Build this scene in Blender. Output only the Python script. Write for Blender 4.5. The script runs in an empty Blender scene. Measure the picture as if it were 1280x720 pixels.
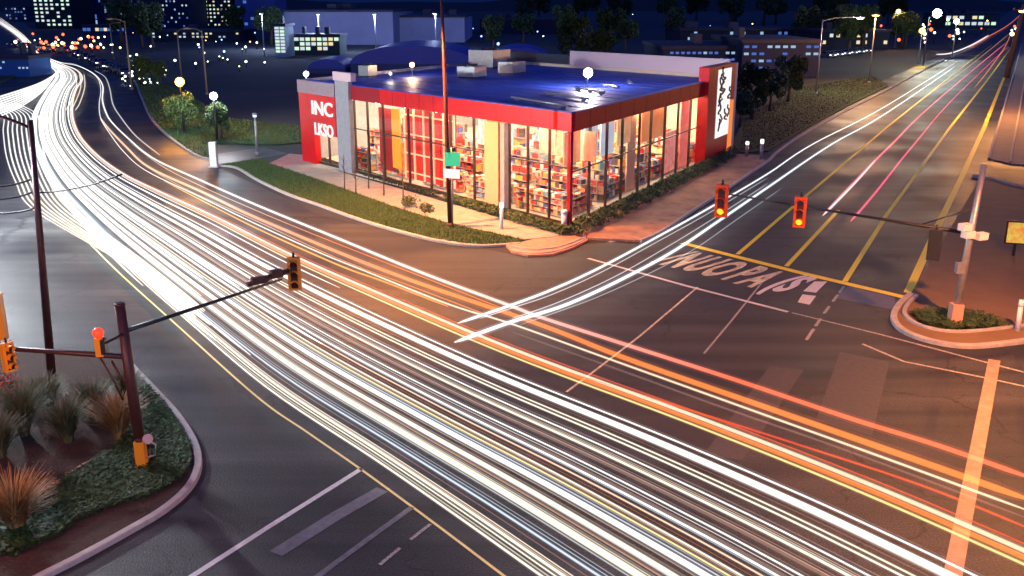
import bpy, bmesh, math, random
from mathutils import Vector, Matrix
R = math.radians
random.seed(7)
sc = bpy.context.scene
COL = sc.collection
# ------------------------------------------------------------------ camera
F, CH, HY = 1200.0, 12.0, 3.0
PITCH = math.atan((360 - HY) / F)
cam = bpy.data.objects.new('camera', bpy.data.cameras.new('camera'))
COL.objects.link(cam)
cam.location = (0, 0, CH)
cam.rotation_euler = (math.pi / 2 - PITCH, 0, 0)
cam.data.sensor_width = 36
cam.data.lens = F / 1280 * 36
cam.data.clip_end = 6000
sc.camera = cam
# ------------------------------------------------------------------ world: last light after sunset
w = bpy.data.worlds.new('World'); sc.world = w; w.use_nodes = True
nt = w.node_tree; nt.nodes.clear()
sky = nt.nodes.new('ShaderNodeTexSky'); sky.sky_type = 'NISHITA'; sky.sun_disc = False
sky.sun_elevation = R(-3); sky.sun_rotation = R(150); sky.altitude = 0
hs = nt.nodes.new('ShaderNodeVectorMath'); hs.operation = 'MULTIPLY_ADD'     # deep blue hour tint
hs.inputs[1].default_value = (.25, .6, 3.0); hs.inputs[2].default_value = (.002, .009, .052)
bg = nt.nodes.new('ShaderNodeBackground'); bg.inputs['Strength'].default_value = 1.0
wo = nt.nodes.new('ShaderNodeOutputWorld')
nt.links.new(sky.outputs[0], hs.inputs[0]); nt.links.new(hs.outputs[0], bg.inputs[0]); nt.links.new(bg.outputs[0], wo.inputs[0])
sc.view_settings.view_transform = 'Standard'; sc.view_settings.look = 'None'
sc.view_settings.exposure = 0.18; sc.view_settings.gamma = 1
sc.render.engine = 'CYCLES'
sc.cycles.max_bounces = 6

# ------------------------------------------------------------------ measuring helpers
def G(x, y, z=0.0):
    "real ground position (metres) of a survey point read off the photograph"
    a, b = (x - 640) / F, -(y - 360) / F
    Y = math.cos(PITCH) + b * math.sin(PITCH); Z = -math.sin(PITCH) + b * math.cos(PITCH)
    t = (z - CH) / Z
    return Vector((a * t, Y * t, z))
def PX(p):
    Z = p[2] - CH
    d = p[1] * math.cos(PITCH) - Z * math.sin(PITCH); u = p[1] * math.sin(PITCH) + Z * math.cos(PITCH)
    return 640 + F * p[0] / d, 360 - F * u / d, d
def hgt(p, y):
    "height at which a vertical through ground point p reaches photo row y"
    lo, hi = -2, min(200, CH + p[1]*2.5)
    for _ in range(50):
        m = (lo + hi) / 2
        if PX((p[0], p[1], m))[1] > y: lo = m
        else: hi = m
    return lo
# ------------------------------------------------------------------ materials
MATS = {}
def mat(name, col, rough=0.7, metal=0.0, emit=None, es=1.0, noise=None, bump=0.0, scale=20, spec=0.5, glow=0):
    if name in MATS: return MATS[name]
    m = bpy.data.materials.new(name); m.use_nodes = True
    n = m.node_tree.nodes; l = m.node_tree.links; b = n['Principled BSDF']
    b.inputs['Base Color'].default_value = (*col, 1)
    b.inputs['Roughness'].default_value = rough; b.inputs['Metallic'].default_value = metal
    b.inputs['Specular IOR Level'].default_value = spec
    if emit:
        b.inputs['Emission Color'].default_value = (*emit, 1); b.inputs['Emission Strength'].default_value = es
    if noise:
        tc = n.new('ShaderNodeTexCoord'); t = n.new('ShaderNodeTexNoise'); t.inputs['Scale'].default_value = scale
        t.inputs['Detail'].default_value = 8; t.inputs['Roughness'].default_value = .65
        l.new(tc.outputs['Object'], t.inputs['Vector'])
        r = n.new('ShaderNodeValToRGB'); r.color_ramp.elements[0].position = .3; r.color_ramp.elements[1].position = .7
        r.color_ramp.elements[0].color = (*col, 1); r.color_ramp.elements[1].color = (*noise, 1)
        l.new(t.outputs['Fac'], r.inputs[0]); l.new(r.outputs[0], b.inputs['Base Color'])
        if glow:      # glow added in the print's own colour, no lamp behind
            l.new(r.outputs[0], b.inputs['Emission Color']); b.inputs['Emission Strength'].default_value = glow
        if bump:
            bp = n.new('ShaderNodeBump'); bp.inputs['Strength'].default_value = bump; bp.inputs['Distance'].default_value = .05
            l.new(t.outputs['Fac'], bp.inputs['Height']); l.new(bp.outputs[0], b.inputs['Normal'])
    MATS[name] = m; return m
def emat(name, col, s):
    if name in MATS: return MATS[name]
    m = bpy.data.materials.new(name); m.use_nodes = True; n = m.node_tree.nodes; n.clear()
    e = n.new('ShaderNodeEmission'); e.inputs[0].default_value = (*col, 1); e.inputs[1].default_value = s
    o = n.new('ShaderNodeOutputMaterial'); m.node_tree.links.new(e.outputs[0], o.inputs[0]); MATS[name] = m; return m
def asphalt():
    m = bpy.data.materials.new('asphalt'); m.use_nodes = True
    n = m.node_tree.nodes; l = m.node_tree.links; b = n['Principled BSDF']
    tc = n.new('ShaderNodeTexCoord')
    def noise(sc_, det=8, vec=None):
        t = n.new('ShaderNodeTexNoise'); t.inputs['Scale'].default_value = sc_; t.inputs['Detail'].default_value = det
        l.new(vec or tc.outputs['Object'], t.inputs['Vector']); return t
    mp = n.new('ShaderNodeMapping'); mp.inputs['Rotation'].default_value = (0, 0, R(-45)); mp.inputs['Scale'].default_value = (.05, .9, 1)
    l.new(tc.outputs['Object'], mp.inputs['Vector'])
    big, fine, streak = noise(.16, 6), noise(22, 5), noise(1.0, 6, mp.outputs[0])
    r1 = n.new('ShaderNodeValToRGB'); r1.color_ramp.elements[0].position = .3; r1.color_ramp.elements[1].position = .72
    r1.color_ramp.elements[0].color = (.021, .021, .023, 1); r1.color_ramp.elements[1].color = (.062, .061, .063, 1)
    l.new(big.outputs['Fac'], r1.inputs[0])
    def mul(a, bb, lo, hi):
        mr = n.new('ShaderNodeMapRange'); mr.inputs['From Min'].default_value = .3; mr.inputs['From Max'].default_value = .7
        mr.inputs['To Min'].default_value = lo; mr.inputs['To Max'].default_value = hi
        l.new(bb.outputs['Fac'], mr.inputs['Value'])
        v = n.new('ShaderNodeVectorMath'); v.operation = 'SCALE'
        l.new(a, v.inputs[0]); l.new(mr.outputs[0], v.inputs['Scale']); return v.outputs[0]
    c = mul(r1.outputs[0], fine, .35, 1.6); c = mul(c, streak, .6, 1.45)
    vo = n.new('ShaderNodeTexVoronoi'); vo.feature = 'DISTANCE_TO_EDGE'; vo.inputs['Scale'].default_value = .12
    wv = n.new('ShaderNodeVectorMath'); wv.operation = 'MULTIPLY_ADD'; wn = noise(.7, 4)
    l.new(wn.outputs['Color'], wv.inputs[0]); wv.inputs[1].default_value = (3, 3, 0); l.new(tc.outputs['Object'], wv.inputs[2])
    l.new(wv.outputs[0], vo.inputs['Vector'])
    cr = n.new('ShaderNodeMapRange'); cr.inputs['From Max'].default_value = .006; cr.inputs['To Min'].default_value = .45; cr.inputs['To Max'].default_value = 1
    l.new(vo.outputs['Distance'], cr.inputs['Value'])
    v = n.new('ShaderNodeVectorMath'); v.operation = 'SCALE'; l.new(c, v.inputs[0]); l.new(cr.outputs[0], v.inputs['Scale'])
    l.new(v.outputs[0], b.inputs['Base Color']); b.inputs['Specular IOR Level'].default_value = .28
    rr = n.new('ShaderNodeMapRange'); rr.inputs['From Min'].default_value = .35; rr.inputs['From Max'].default_value = .65
    rr.inputs['To Min'].default_value = .44; rr.inputs['To Max'].default_value = .68
    l.new(big.outputs['Fac'], rr.inputs['Value']); l.new(rr.outputs[0], b.inputs['Roughness'])
    bp = n.new('ShaderNodeBump'); bp.inputs['Strength'].default_value = .6; bp.inputs['Distance'].default_value = .03
    l.new(fine.outputs['Fac'], bp.inputs['Height']); l.new(bp.outputs[0], b.inputs['Normal'])
    return m
def bricks(name, c1, c2, mort, sx=.25, sy=.12):
    m = bpy.data.materials.new(name); m.use_nodes = True
    n = m.node_tree.nodes; l = m.node_tree.links; b = n['Principled BSDF']
    tc = n.new('ShaderNodeTexCoord'); br = n.new('ShaderNodeTexBrick')
    mp = n.new('ShaderNodeMapping'); mp.inputs['Rotation'].default_value = (0, 0, R(62)); l.new(tc.outputs['Object'], mp.inputs[0])
    br.inputs['Color1'].default_value = (*c1, 1); br.inputs['Color2'].default_value = (*c2, 1); br.inputs['Mortar'].default_value = (*mort, 1)
    br.inputs['Scale'].default_value = 1; br.inputs['Brick Width'].default_value = sx; br.inputs['Row Height'].default_value = sy; br.inputs['Mortar Size'].default_value = .012
    l.new(mp.outputs[0], br.inputs['Vector'])
    t = n.new('ShaderNodeTexNoise'); t.inputs['Scale'].default_value = .8; t.inputs['Detail'].default_value = 6; l.new(tc.outputs['Object'], t.inputs['Vector'])
    mr = n.new('ShaderNodeMapRange'); mr.inputs['From Min'].default_value = .3; mr.inputs['From Max'].default_value = .7; mr.inputs['To Min'].default_value = .65; mr.inputs['To Max'].default_value = 1.25
    l.new(t.outputs['Fac'], mr.inputs['Value'])
    v = n.new('ShaderNodeVectorMath'); v.operation = 'SCALE'; l.new(br.outputs['Color'], v.inputs[0]); l.new(mr.outputs[0], v.inputs['Scale'])
    l.new(v.outputs[0], b.inputs['Base Color']); b.inputs['Roughness'].default_value = .75
    return m
def attr_mat(name, emis=False, rough=.6, add=False, leaf=False):
    m = bpy.data.materials.new(name); m.use_nodes = True
    n = m.node_tree.nodes; l = m.node_tree.links
    a = n.new('ShaderNodeAttribute'); a.attribute_name = 'tint'
    if emis:
        n.remove(n['Principled BSDF']); o = n['Material Output']
        e = n.new('ShaderNodeEmission'); l.new(a.outputs['Color'], e.inputs[0]); e.inputs[1].default_value = 1.0
        if add:
            tr = n.new('ShaderNodeBsdfTransparent'); s = n.new('ShaderNodeAddShader')
            l.new(e.outputs[0], s.inputs[0]); l.new(tr.outputs[0], s.inputs[1]); l.new(s.outputs[0], o.inputs[0])
        else: l.new(e.outputs[0], o.inputs[0])
    else:
        b = n['Principled BSDF']; l.new(a.outputs['Color'], b.inputs['Base Color']); b.inputs['Roughness'].default_value = rough
    return m
ASPH = asphalt()
M_white_paint = mat('white_road_paint', (.55, .54, .5), .6, noise=(.8, .78, .74), scale=9)
M_worn_paint = mat('worn_road_paint', (.07, .068, .065), .6, noise=(.6, .57, .5), scale=14)
M_yellow_paint = mat('yellow_road_paint', (.95, .72, .01), .55, noise=(1, .84, .03), scale=9)
M_cream_paint = mat('cream_road_paint', (.2, .18, .1), .6, noise=(1.0, .93, .6), scale=4)
M_faint_paint = mat('faded_grey_marking', (.10, .105, .115), .5, noise=(.2, .2, .22), scale=5)
M_patch = mat('asphalt_repair', (.045, .043, .043), .6, noise=(.075, .07, .07), scale=6)
M_conc = mat('kerb_concrete', (.34, .31, .28), .8, noise=(.5, .46, .42), scale=4, bump=.2)
M_walk = mat('pavement_concrete', (.3, .26, .21), .8, noise=(.46, .4, .33), scale=1.5)
M_soil = mat('mulch', (.02, .011, .008), .95, noise=(.075, .035, .02), scale=14, bump=.9)
M_lawn = mat('lawn_soil', (.012, .028, .008), .95, noise=(.05, .09, .02), scale=2.5, bump=.5)
M_dark = mat('night_ground', (.02, .022, .024), .9, noise=(.045, .045, .045), scale=.05)
M_redbrick = bricks('brick_pavement', (.42, .22, .14), (.34, .17, .11), (.4, .3, .24), .6, .3)
M_pink = mat('painted_pavement', (.5, .16, .14), .7, noise=(.6, .28, .24), scale=2)
M_ramp = mat('ramp_paving', (.45, .19, .12), .7, noise=(.6, .3, .2), scale=3)
M_rust = mat('brown_steel', (.07, .024, .02), .45, .3, noise=(.11, .04, .032), scale=6)
M_galv = mat('galvanised_steel', (.3, .3, .31), .4, .6, noise=(.42, .42, .42), scale=5)
M_black = mat('black_metal', (.02, .02, .022), .4)
M_orange = mat('signal_orange', (1, .36, .02), .4)
M_red = mat('red_panel', (.78, .010, .014), .35, noise=(.6, .008, .012), scale=1.2)
M_dred = mat('dark_red_panel', (.35, .012, .02), .4)
M_grey = mat('grey_render', (.3, .29, .3), .7, noise=(.38, .37, .38), scale=3)
M_tan = mat('tan_column', (.65, .4, .2), .6)
M_mull = mat('dark_mullion', (.07, .045, .04), .4, .3)
M_cream = mat('cream_wall', (.75, .6, .42), .7)
M_blue = mat('blue_roof_membrane', (.006, .018, .17), .5, noise=(.022, .065, .5), scale=.35)
M_pinkwall = mat('pale_parapet', (.7, .55, .6), .8, noise=(.7, .55, .58), scale=.6)
M_white = mat('white_plastic', (.8, .8, .8), .5)
M_wood = mat('weathered_wood', (.09, .055, .035), .9, noise=(.16, .1, .07), scale=8)
M_trunk = mat('bark', (.06, .04, .028), .95, noise=(.12, .085, .06), scale=10)
M_leafcol = attr_mat('foliage', rough=.7)
M_goods = attr_mat('shop_goods', rough=.5)
M_trail = attr_mat('moving_lamp_light', emis=True, add=True)
M_glass = bpy.data.materials.new('window_glass'); M_glass.use_nodes = True
_n = M_glass.node_tree.nodes; _l = M_glass.node_tree.links; _n.clear()
_t = _n.new('ShaderNodeBsdfTransparent'); _g = _n.new('ShaderNodeBsdfGlossy'); _g.inputs['Roughness'].default_value = .02
_t.inputs[0].default_value = (.95, .96, .97, 1)
_x = _n.new('ShaderNodeMixShader'); _o = _n.new('ShaderNodeOutputMaterial')
_x.inputs[0].default_value = .05; _l.new(_t.outputs[0], _x.inputs[1]); _l.new(_g.outputs[0], _x.inputs[2]); _l.new(_x.outputs[0], _o.inputs[0])

# ------------------------------------------------------------------ mesh helpers
class MB:
    def __init__(s): s.bm = bmesh.new(); s.tl = None
    def face(s, pts, tint=None):
        f = s.bm.faces.new([s.bm.verts.new(p) for p in pts])
        if tint:
            if s.tl is None: s.tl = s.bm.loops.layers.float_color.new('tint')
            for lp in f.loops: lp[s.tl] = (*tint, 1)
        return f
    def frame(s, o, ux, uy, uz, tint=None):
        "box: corner o and three edge vectors"
        o, ux, uy, uz = map(Vector, (o, ux, uy, uz)); c = [o, o+ux, o+ux+uy, o+uy, o+uz, o+ux+uz, o+ux+uy+uz, o+uy+uz]
        for q in ((0,3,2,1), (4,5,6,7), (0,1,5,4), (1,2,6,5), (2,3,7,6), (3,0,4,7)): s.face([c[i] for i in q], tint)
        return s
    def box(s, c, d, rz=0, tint=None):
        m = Matrix.Rotation(rz, 3, 'Z'); c = Vector(c)
        ux, uy, uz = m @ Vector((d[0], 0, 0)), m @ Vector((0, d[1], 0)), Vector((0, 0, d[2]))
        return s.frame(c - ux/2 - uy/2 - uz/2, ux, uy, uz, tint)
    def tube(s, pts, rad, seg=10, tint=None, cap=True, flat=1.0):
        pts = [Vector(p) for p in pts]; n = len(pts)
        if not hasattr(rad, '__len__'): rad = [rad]*n
        rings = []
        for i, p in enumerate(pts):
            d = (pts[min(i+1, n-1)] - pts[max(i-1, 0)]).normalized()
            a = Vector((0, 0, 1)) if abs(d.z) < .9 else Vector((1, 0, 0))
            x = d.cross(a).normalized(); y = x.cross(d).normalized()
            rings.append([s.bm.verts.new(p + x*math.cos(2*math.pi*k/seg)*rad[i] + y*math.sin(2*math.pi*k/seg)*rad[i]*flat) for k in range(seg)])
        fs = []
        for i in range(n-1):
            for k in range(seg):
                fs.append(s.bm.faces.new((rings[i][k], rings[i][(k+1) % seg], rings[i+1][(k+1) % seg], rings[i+1][k])))
        if cap: fs.append(s.bm.faces.new(rings[0][::-1])); fs.append(s.bm.faces.new(rings[-1]))
        if tint is not None:
            if s.tl is None: s.tl = s.bm.loops.layers.float_color.new('tint')
            for f in fs:
                for lp in f.loops: lp[s.tl] = (*tint, 1)
        for f in fs[:-2] if cap else fs: f.smooth = True
        return s
    def ball(s, c, r, sub=2):
        m = Matrix.Translation(c) @ (Matrix.Diagonal((*r, 1)) if hasattr(r, '__len__') else Matrix.Scale(r, 4))
        g = bmesh.ops.create_icosphere(s.bm, subdivisions=sub, radius=1, matrix=m)
        for v in g['verts']:
            for f in v.link_faces: f.smooth = True
        return s
    def build(s, name, m, parent=None, bevel=0):
        if bevel: bmesh.ops.bevel(s.bm, geom=s.bm.edges[:], offset=bevel, segments=2, affect='EDGES')
        me = bpy.data.meshes.new(name); s.bm.to_mesh(me); s.bm.free(); me.materials.append(m)
        o = bpy.data.objects.new(name, me); COL.objects.link(o)
        if parent: o.parent = parent
        return o
def tag(o, label=None, cat=None, group=None, kind=None):
    if label: o['label'] = label
    if cat: o['category'] = cat
    if group: o['group'] = group
    if kind: o['kind'] = kind
    return o
def thing(name, loc, label, cat, group=None, rz=0):
    o = bpy.data.objects.new(name, None); COL.objects.link(o); o.location = loc; o.rotation_euler.z = rz
    o.empty_display_size = .2
    return tag(o, label, cat, group)
def copy_tree(o, parent=None):
    c = o.copy(); COL.objects.link(c); c.parent = parent
    for ch in [k for k in bpy.data.objects if k.parent == o]: copy_tree(ch, c)
    return c
def dup(o, loc, rz=None, label=None, group=None, scale=None):
    c = copy_tree(o); c.location = loc
    if rz is not None: c.rotation_euler.z = rz
    if label: c['label'] = label
    if group: c['group'] = group
    if scale: c.scale = (scale,)*3
    return c
def spline(pts, n=8):
    pts = [Vector(p) for p in pts]; out = []
    for i in range(len(pts)-1):
        a, b, c, d = pts[max(i-1, 0)], pts[i], pts[i+1], pts[min(i+2, len(pts)-1)]
        for k in range(n):
            t = k/n
            out.append(.5*((2*b) + (c-a)*t + (2*a-5*b+4*c-d)*t*t + (3*b-a-3*c+d)*t**3))
    out.append(pts[-1]); return out
def struct(name, mb, m, label, cat='ground'):
    return tag(mb.build(name, m), label, cat, kind='structure')
def slab(pts, z0, z1):
    "solid slab from a plan outline"
    mb = MB(); n = len(pts)
    area = sum(pts[i][0]*pts[(i+1) % n][1] - pts[(i+1) % n][0]*pts[i][1] for i in range(n))
    if area < 0: pts = pts[::-1]
    top = [mb.bm.verts.new((p[0], p[1], z1)) for p in pts]; bot = [mb.bm.verts.new((p[0], p[1], z0)) for p in pts]
    f = mb.bm.faces.new(top)
    for i in range(n): mb.bm.faces.new((bot[i], bot[(i+1) % n], top[(i+1) % n], top[i]))
    bmesh.ops.triangulate(mb.bm, faces=[f]); return mb
def sheet(pts, z):
    mb = MB(); f = mb.bm.faces.new([mb.bm.verts.new((p[0], p[1], z)) for p in pts])
    if f.normal.z < 0: f.normal_flip()
    f.normal_update(); mb.bm.normal_update()
    bmesh.ops.triangulate(mb.bm, faces=[f]); 
    for f in mb.bm.faces:
        f.normal_update()
        if f.normal.z < 0: f.normal_flip()
    return mb
def ribbon(pts, wid, z, dash=None):
    "flat painted strip along a plan path"
    mb = MB(); pts = [Vector((p[0], p[1], 0)) for p in pts]; n = len(pts); e = []
    for i, p in enumerate(pts):
        d = (pts[min(i+1, n-1)] - pts[max(i-1, 0)]).normalized(); x = Vector((d.y, -d.x, 0))*wid/2
        e.append((p-x, p+x))
    run = 0
    for i in range(n-1):
        run += (pts[i+1]-pts[i]).length
        if dash and (run % (dash[0]+dash[1])) > dash[0]: continue
        q = [e[i][1], e[i+1][1], e[i+1][0], e[i][0]]
        mb.face([(v.x, v.y, z) for v in q])
    return mb
def dense(pts, step=.5):
    out = []
    for a, b in zip(pts, pts[1:]):
        k = max(1, int((Vector(b)-Vector(a)).length/step))
        out += [Vector(a).lerp(Vector(b), i/k) for i in range(k)]
    return out + [Vector(pts[-1])]
def kerbline(pts, wid=.18, h=.14, z0=.004):
    mb = MB(); pts = [Vector((p[0], p[1], 0)) for p in pts]; n = len(pts); rings = []
    for i, p in enumerate(pts):
        d = (pts[min(i+1, n-1)] - pts[max(i-1, 0)]).normalized(); x = Vector((d.y, -d.x, 0))
        prof = ((-wid/2, z0), (-wid/2, h-.02), (-wid/2+.02, h), (wid/2-.02, h), (wid/2, h-.02), (wid/2, z0))
        rings.append([mb.bm.verts.new((p.x+x.x*a, p.y+x.y*a, b)) for a, b in prof])
    for i in range(n-1):
        for k in range(5): mb.bm.faces.new((rings[i][k], rings[i][k+1], rings[i+1][k+1], rings[i+1][k]))
    mb.bm.faces.new(rings[0]); mb.bm.faces.new(rings[-1][::-1])
    bmesh.ops.recalc_face_normals(mb.bm, faces=mb.bm.faces[:])
    return mb
def inside(p, poly):
    c = False; n = len(poly)
    for i in range(n):
        a, b = poly[i], poly[(i+1) % n]
        if (a[1] > p[1]) != (b[1] > p[1]) and p[0] < (b[0]-a[0])*(p[1]-a[1])/(b[1]-a[1])+a[0]: c = not c
    return c
def leafbed(name, poly, n, size, h, cols, z0, label, cat, upright=False):
    mb = MB(); xs = [p[0] for p in poly]; ys = [p[1] for p in poly]; k = 0
    rnd = random.Random(hash(name) % 1 + len(poly))
    while k < n:
        x, y = rnd.uniform(min(xs), max(xs)), rnd.uniform(min(ys), max(ys))
        if not inside((x, y), poly): continue
        k += 1
        s = size*rnd.uniform(.6, 1.4); z = z0 + h*rnd.random()**.7; a = rnd.uniform(0, 6.28); c = rnd.choice(cols); q = rnd.uniform(.7, 1.3); c = tuple(v*q for v in c)
        u = Vector((math.cos(a), math.sin(a), 0)); v = Vector((-u.y, u.x, 0))
        if upright:
            b = Vector((x, y, z0)); t = Vector((x, y, z0+h*rnd.uniform(.5, 1.3))) + v*rnd.uniform(-.5, .5)*h
            mb.face([b-u*s/2, b+u*s/2, t], c)
        else:
            tz = rnd.uniform(-.6, .6); b = Vector((x, y, z)); v = Vector((v.x, v.y, tz)).normalized()
            mb.face([b-u*s/2, b-v*s*.5, b+u*s/2, b+v*s*.6], c)
    return tag(mb.build(name, M_leafcol), label, cat, kind='stuff')
def P2(l, z=0): return [G(x, y, z) for x, y in l]

# ------------------------------------------------------------------ ground, road
g = MB(); g.face([(-2500, -60, -.01), (2500, -60, -.01), (2500, 5000, -.01), (-2500, 5000, -.01)])
struct('ground', g, M_dark, 'dark open ground reaching the horizon')
road_px = [(1420, 800), (1500, 420), (1300, 240), (1300, 110), (1290, 40), (1282, 12), (1262, 14), (1215, 52), (1110, 98), (1040, 125), (960, 172), (925, 186),
           (800, 300), (700, 308), (640, 318), (400, 268), (300, 222), (268, 207), (360, 192), (330, 184), (245, 196), (200, 168), (170, 118), (150, 92), (112, 78), (70, 62), (48, 44), (20, 20), (-20, 12),
           (-60, 20), (-10, 55), (30, 72), (10, 95), (-80, 120), (-500, 200), (-500, 800)]
road = sheet(P2(road_px), 0.0)
struct('road', road, ASPH, 'wide asphalt junction where two busy roads cross', 'road')

# painted markings
mark = {}
M_pale_edge = mat('pale_edge_paint', (.75, .6, .22), .6, noise=(.9, .75, .3), scale=6)
def paint(name, pxs, wid, m, label, cat='road marking', dash=None, z=.005, smooth=False):
    pts = P2(pxs)
    pts = spline(pts, 10) if smooth else dense(pts, .35)
    return tag(ribbon(pts, wid, z, dash).build(name, m), label, cat)
paint('lane_line', [(108, 300), (150, 342), (225, 410), (320, 495), (385, 541), (450, 586), (540, 652), (630, 720), (720, 788)], .075, M_pale_edge, 'pale yellow edge line along the near left side of the wide light bundle', smooth=True)
paint('stop_line', [(452, 586), (340, 656), (225, 730)], .16, M_white_paint, 'white line running to the lower left from the yellow edge line')
paint('crossing_band', [(478, 612), (420, 645), (345, 692)], .4, M_faint_paint, 'broad faded grey band beside the white line at lower left')
paint('crossing_band', [(515, 634), (460, 674), (395, 722)], .16, M_faint_paint, 'narrow faded grey stripe between grey band and dashed orange line')
paint('dashed_line', [(538, 655), (500, 685), (448, 728)], .09, M_worn_paint, 'worn dashed orange line at the bottom left of the junction', dash=(.9, .5))
paint('stop_line', [(853, 304), (1000, 341), (1136, 373)], .45, M_yellow_paint, 'thick yellow stop line across the right hand road', z=.010)
paint('crossing_line', [(735, 323), (860, 358), (985, 390)], .2, M_white_paint, 'white crossing line below the cream road lettering', z=.007)
paint('crossing_line', [(990, 391), (1100, 418), (1240, 455), (1290, 468)], .13, M_worn_paint, 'worn reddish crossing line in front of the kerbed island')
paint('crossing_bar', [(1243, 450), (1222, 560), (1200, 672), (1186, 745)], .38, mat('orange_lit_bar_paint', (.3, .19, .13), .6, noise=(.5, .31, .22), scale=2.5), 'broad pale crossing bar at the right edge of the junction', z=.006)  # white bar; the orange lamplight is put into its paint colour
paint('lane_line', [(922, 318), (978, 270), (1110, 158), (1200, 86), (1240, 56)], .22, M_yellow_paint, 'leftmost yellow lane line leading up the right hand road', z=.012)
paint('lane_line', [(983, 333), (1048, 263)], .22, M_yellow_paint, 'short yellow lane line ending below the pale pink light streak', z=.012)
paint('lane_line', [(1056, 352), (1109, 268), (1153, 207), (1187, 160), (1232, 103), (1262, 62)], .24, M_yellow_paint, 'long yellow lane line to the right of the pink light streaks', z=.012)
paint('edge_line', [(1135, 366), (1168, 292), (1205, 215), (1230, 160), (1257, 92), (1272, 50)], .36, M_yellow_paint, 'thick yellow edge line along the right hand kerb', z=.012)
paint('lane_line', [(872, 359), (800, 420), (735, 470), (708, 490)], .09, M_cream_paint, 'thin cream guide line crossing the middle of the junction')
paint('dashed_line', [(955, 350), (915, 400), (880, 442)], .08, M_worn_paint, 'worn dashed guide line below the letters')
paint('dashed_line', [(1055, 358), (1030, 392), (1008, 425)], .12, M_worn_paint, 'worn orange dashed line beside the white square on the road', dash=(1.2, .5))
paint('gutter_line', [(1078, 430), (1130, 452), (1230, 472), (1290, 485)], .12, M_worn_paint, 'worn line curving round the front of the kerbed island')
for i, (q, lb) in enumerate([([(962, 458), (1005, 462), (928, 575), (878, 570)], 'pale repaired strip of asphalt in the middle of the junction'),
                             ([(1050, 440), (1112, 452), (1090, 545), (1020, 525)], 'large pale patch of repaired asphalt in front of the island')]):
    tag(sheet(P2(q), .0035).build('road_patch', M_patch), lb, 'road patch')
tag(sheet(P2([(1062, 356), (1118, 368), (1120, 388), (1042, 372)]), .004).build('road_patch', mat('blue_road_coating', (.09, .07, .16), .5, noise=(.05, .04, .08), scale=3)), 'dark blue coated strip of road below the yellow stop line', 'road patch')
for q, lb in (([(1018, 352), (1034, 352), (1020, 366), (1004, 364)], 'upper white painted block after the road lettering'),
              ([(1003, 368), (1020, 370), (1012, 381), (997, 378)], 'lower white painted block on the road')):
    tag(sheet(P2(q), .006).build('painted_block', M_white_paint), lb, 'road marking')
# road lettering
FONT = None
def textmesh(txt, size, name, m, parent=None, extrude=0.0):
    c = bpy.data.curves.new(name, 'FONT'); c.body = txt; c.size = size; c.extrude = extrude; c.offset = size*(.04 if 'letter' == name else .018); c.resolution_u = 4
    c.align_x = 'CENTER'; c.align_y = 'CENTER'
    o = bpy.data.objects.new(name, c); COL.objects.link(o)
    dg = bpy.context.evaluated_depsgraph_get(); me = bpy.data.meshes.new_from_object(o.evaluated_get(dg))
    bpy.data.objects.remove(o); me.materials.clear(); me.materials.append(m)
    o = bpy.data.objects.new(name, me); COL.objects.link(o)
    if parent: o.parent = parent
    return o
letters = [('/', 841, 322), ('N', 856, 326), ('U', 880, 331), ('O', 903, 337), ('P', 930, 343), ('A', 950, 349), ('(', 980, 353), ('S', 991, 356)]
la, lb_ = G(841, 322), G(991, 356); ang = math.atan2((lb_-la).y, (lb_-la).x)
t = thing('road_lettering', (0, 0, 0), 'large cream letters painted on the road below the yellow stop line', 'road marking')
for ch, x, y in letters:
    o = textmesh(ch, 1.6, 'letter', M_cream_paint if ch not in '(S' else M_white_paint, t); p = G(x, y)
    o.matrix_world = Matrix.Translation((p.x, p.y, .009)) @ Matrix.Rotation(ang, 4, 'Z') @ Matrix.Shear('XZ' if False else 'XY', 4, (0, 0)) @ Matrix.Diagonal((.8, 2.7, 1, 1))
t = thing('road_lettering', (0, 0, 0), 'worn cream letters painted on the road beside the store corner', 'road marking')
for ch, x, y in [('m', 748, 293), ('Y', 768, 296), ('/', 782, 299), ('Y', 797, 298)]:
    o = textmesh(ch, 1.5, 'letter', M_worn_paint, t); p = G(x, y)
    o.matrix_world = Matrix.Translation((p.x, p.y, .009)) @ Matrix.Rotation(ang, 4, 'Z') @ Matrix.Diagonal((1.1, 2.2, 1, 1))

# ------------------------------------------------------------------ left planted corner
kl = P2([(158, 452), (172, 468), (195, 492), (222, 522), (243, 556), (248, 585), (236, 612), (205, 640), (160, 667), (100, 700), (45, 728), (-40, 775)])
kl = spline(kl, 6)
struct('kerb', kerbline(kl, .2, .14), M_conc, 'pale kerb curving round the planted corner at lower left', 'kerb')
inner = [p for p in kl] + P2([(-300, 775), (-300, 470), (60, 440), (120, 442)])
struct('planting_bed', slab([(p[0], p[1]) for p in inner], 0.001, .10), M_soil, 'mulch bed inside the left kerb', 'planting bed')
gc_poly = P2([(176, 478), (200, 502), (222, 530), (238, 560), (240, 585), (226, 606), (190, 625), (140, 640), (100, 655), (75, 675), (20, 700), (-30, 700), (0, 655), (55, 625), (80, 605), (115, 585), (150, 560), (165, 530), (165, 490)])
leafbed('ground_cover', gc_poly, 16000, .075, .18, [(.02, .07, .006), (.03, .08, .01), (.012, .04, .005), (.05, .08, .012)], .1, 'low dark green ground cover behind the curving left kerb', 'ground cover')
path_px = [(60, 600), (100, 575), (150, 545), (165, 530), (100, 520), (-60, 540), (-60, 640), (20, 640)]
tag(ribbon(dense(P2([(-40, 660), (30, 632), (75, 605), (105, 585), (135, 572)])), .07, .135).build('bed_edging', M_ramp), 'thin terracotta edging between mulch and ground cover', 'edging')
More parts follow.
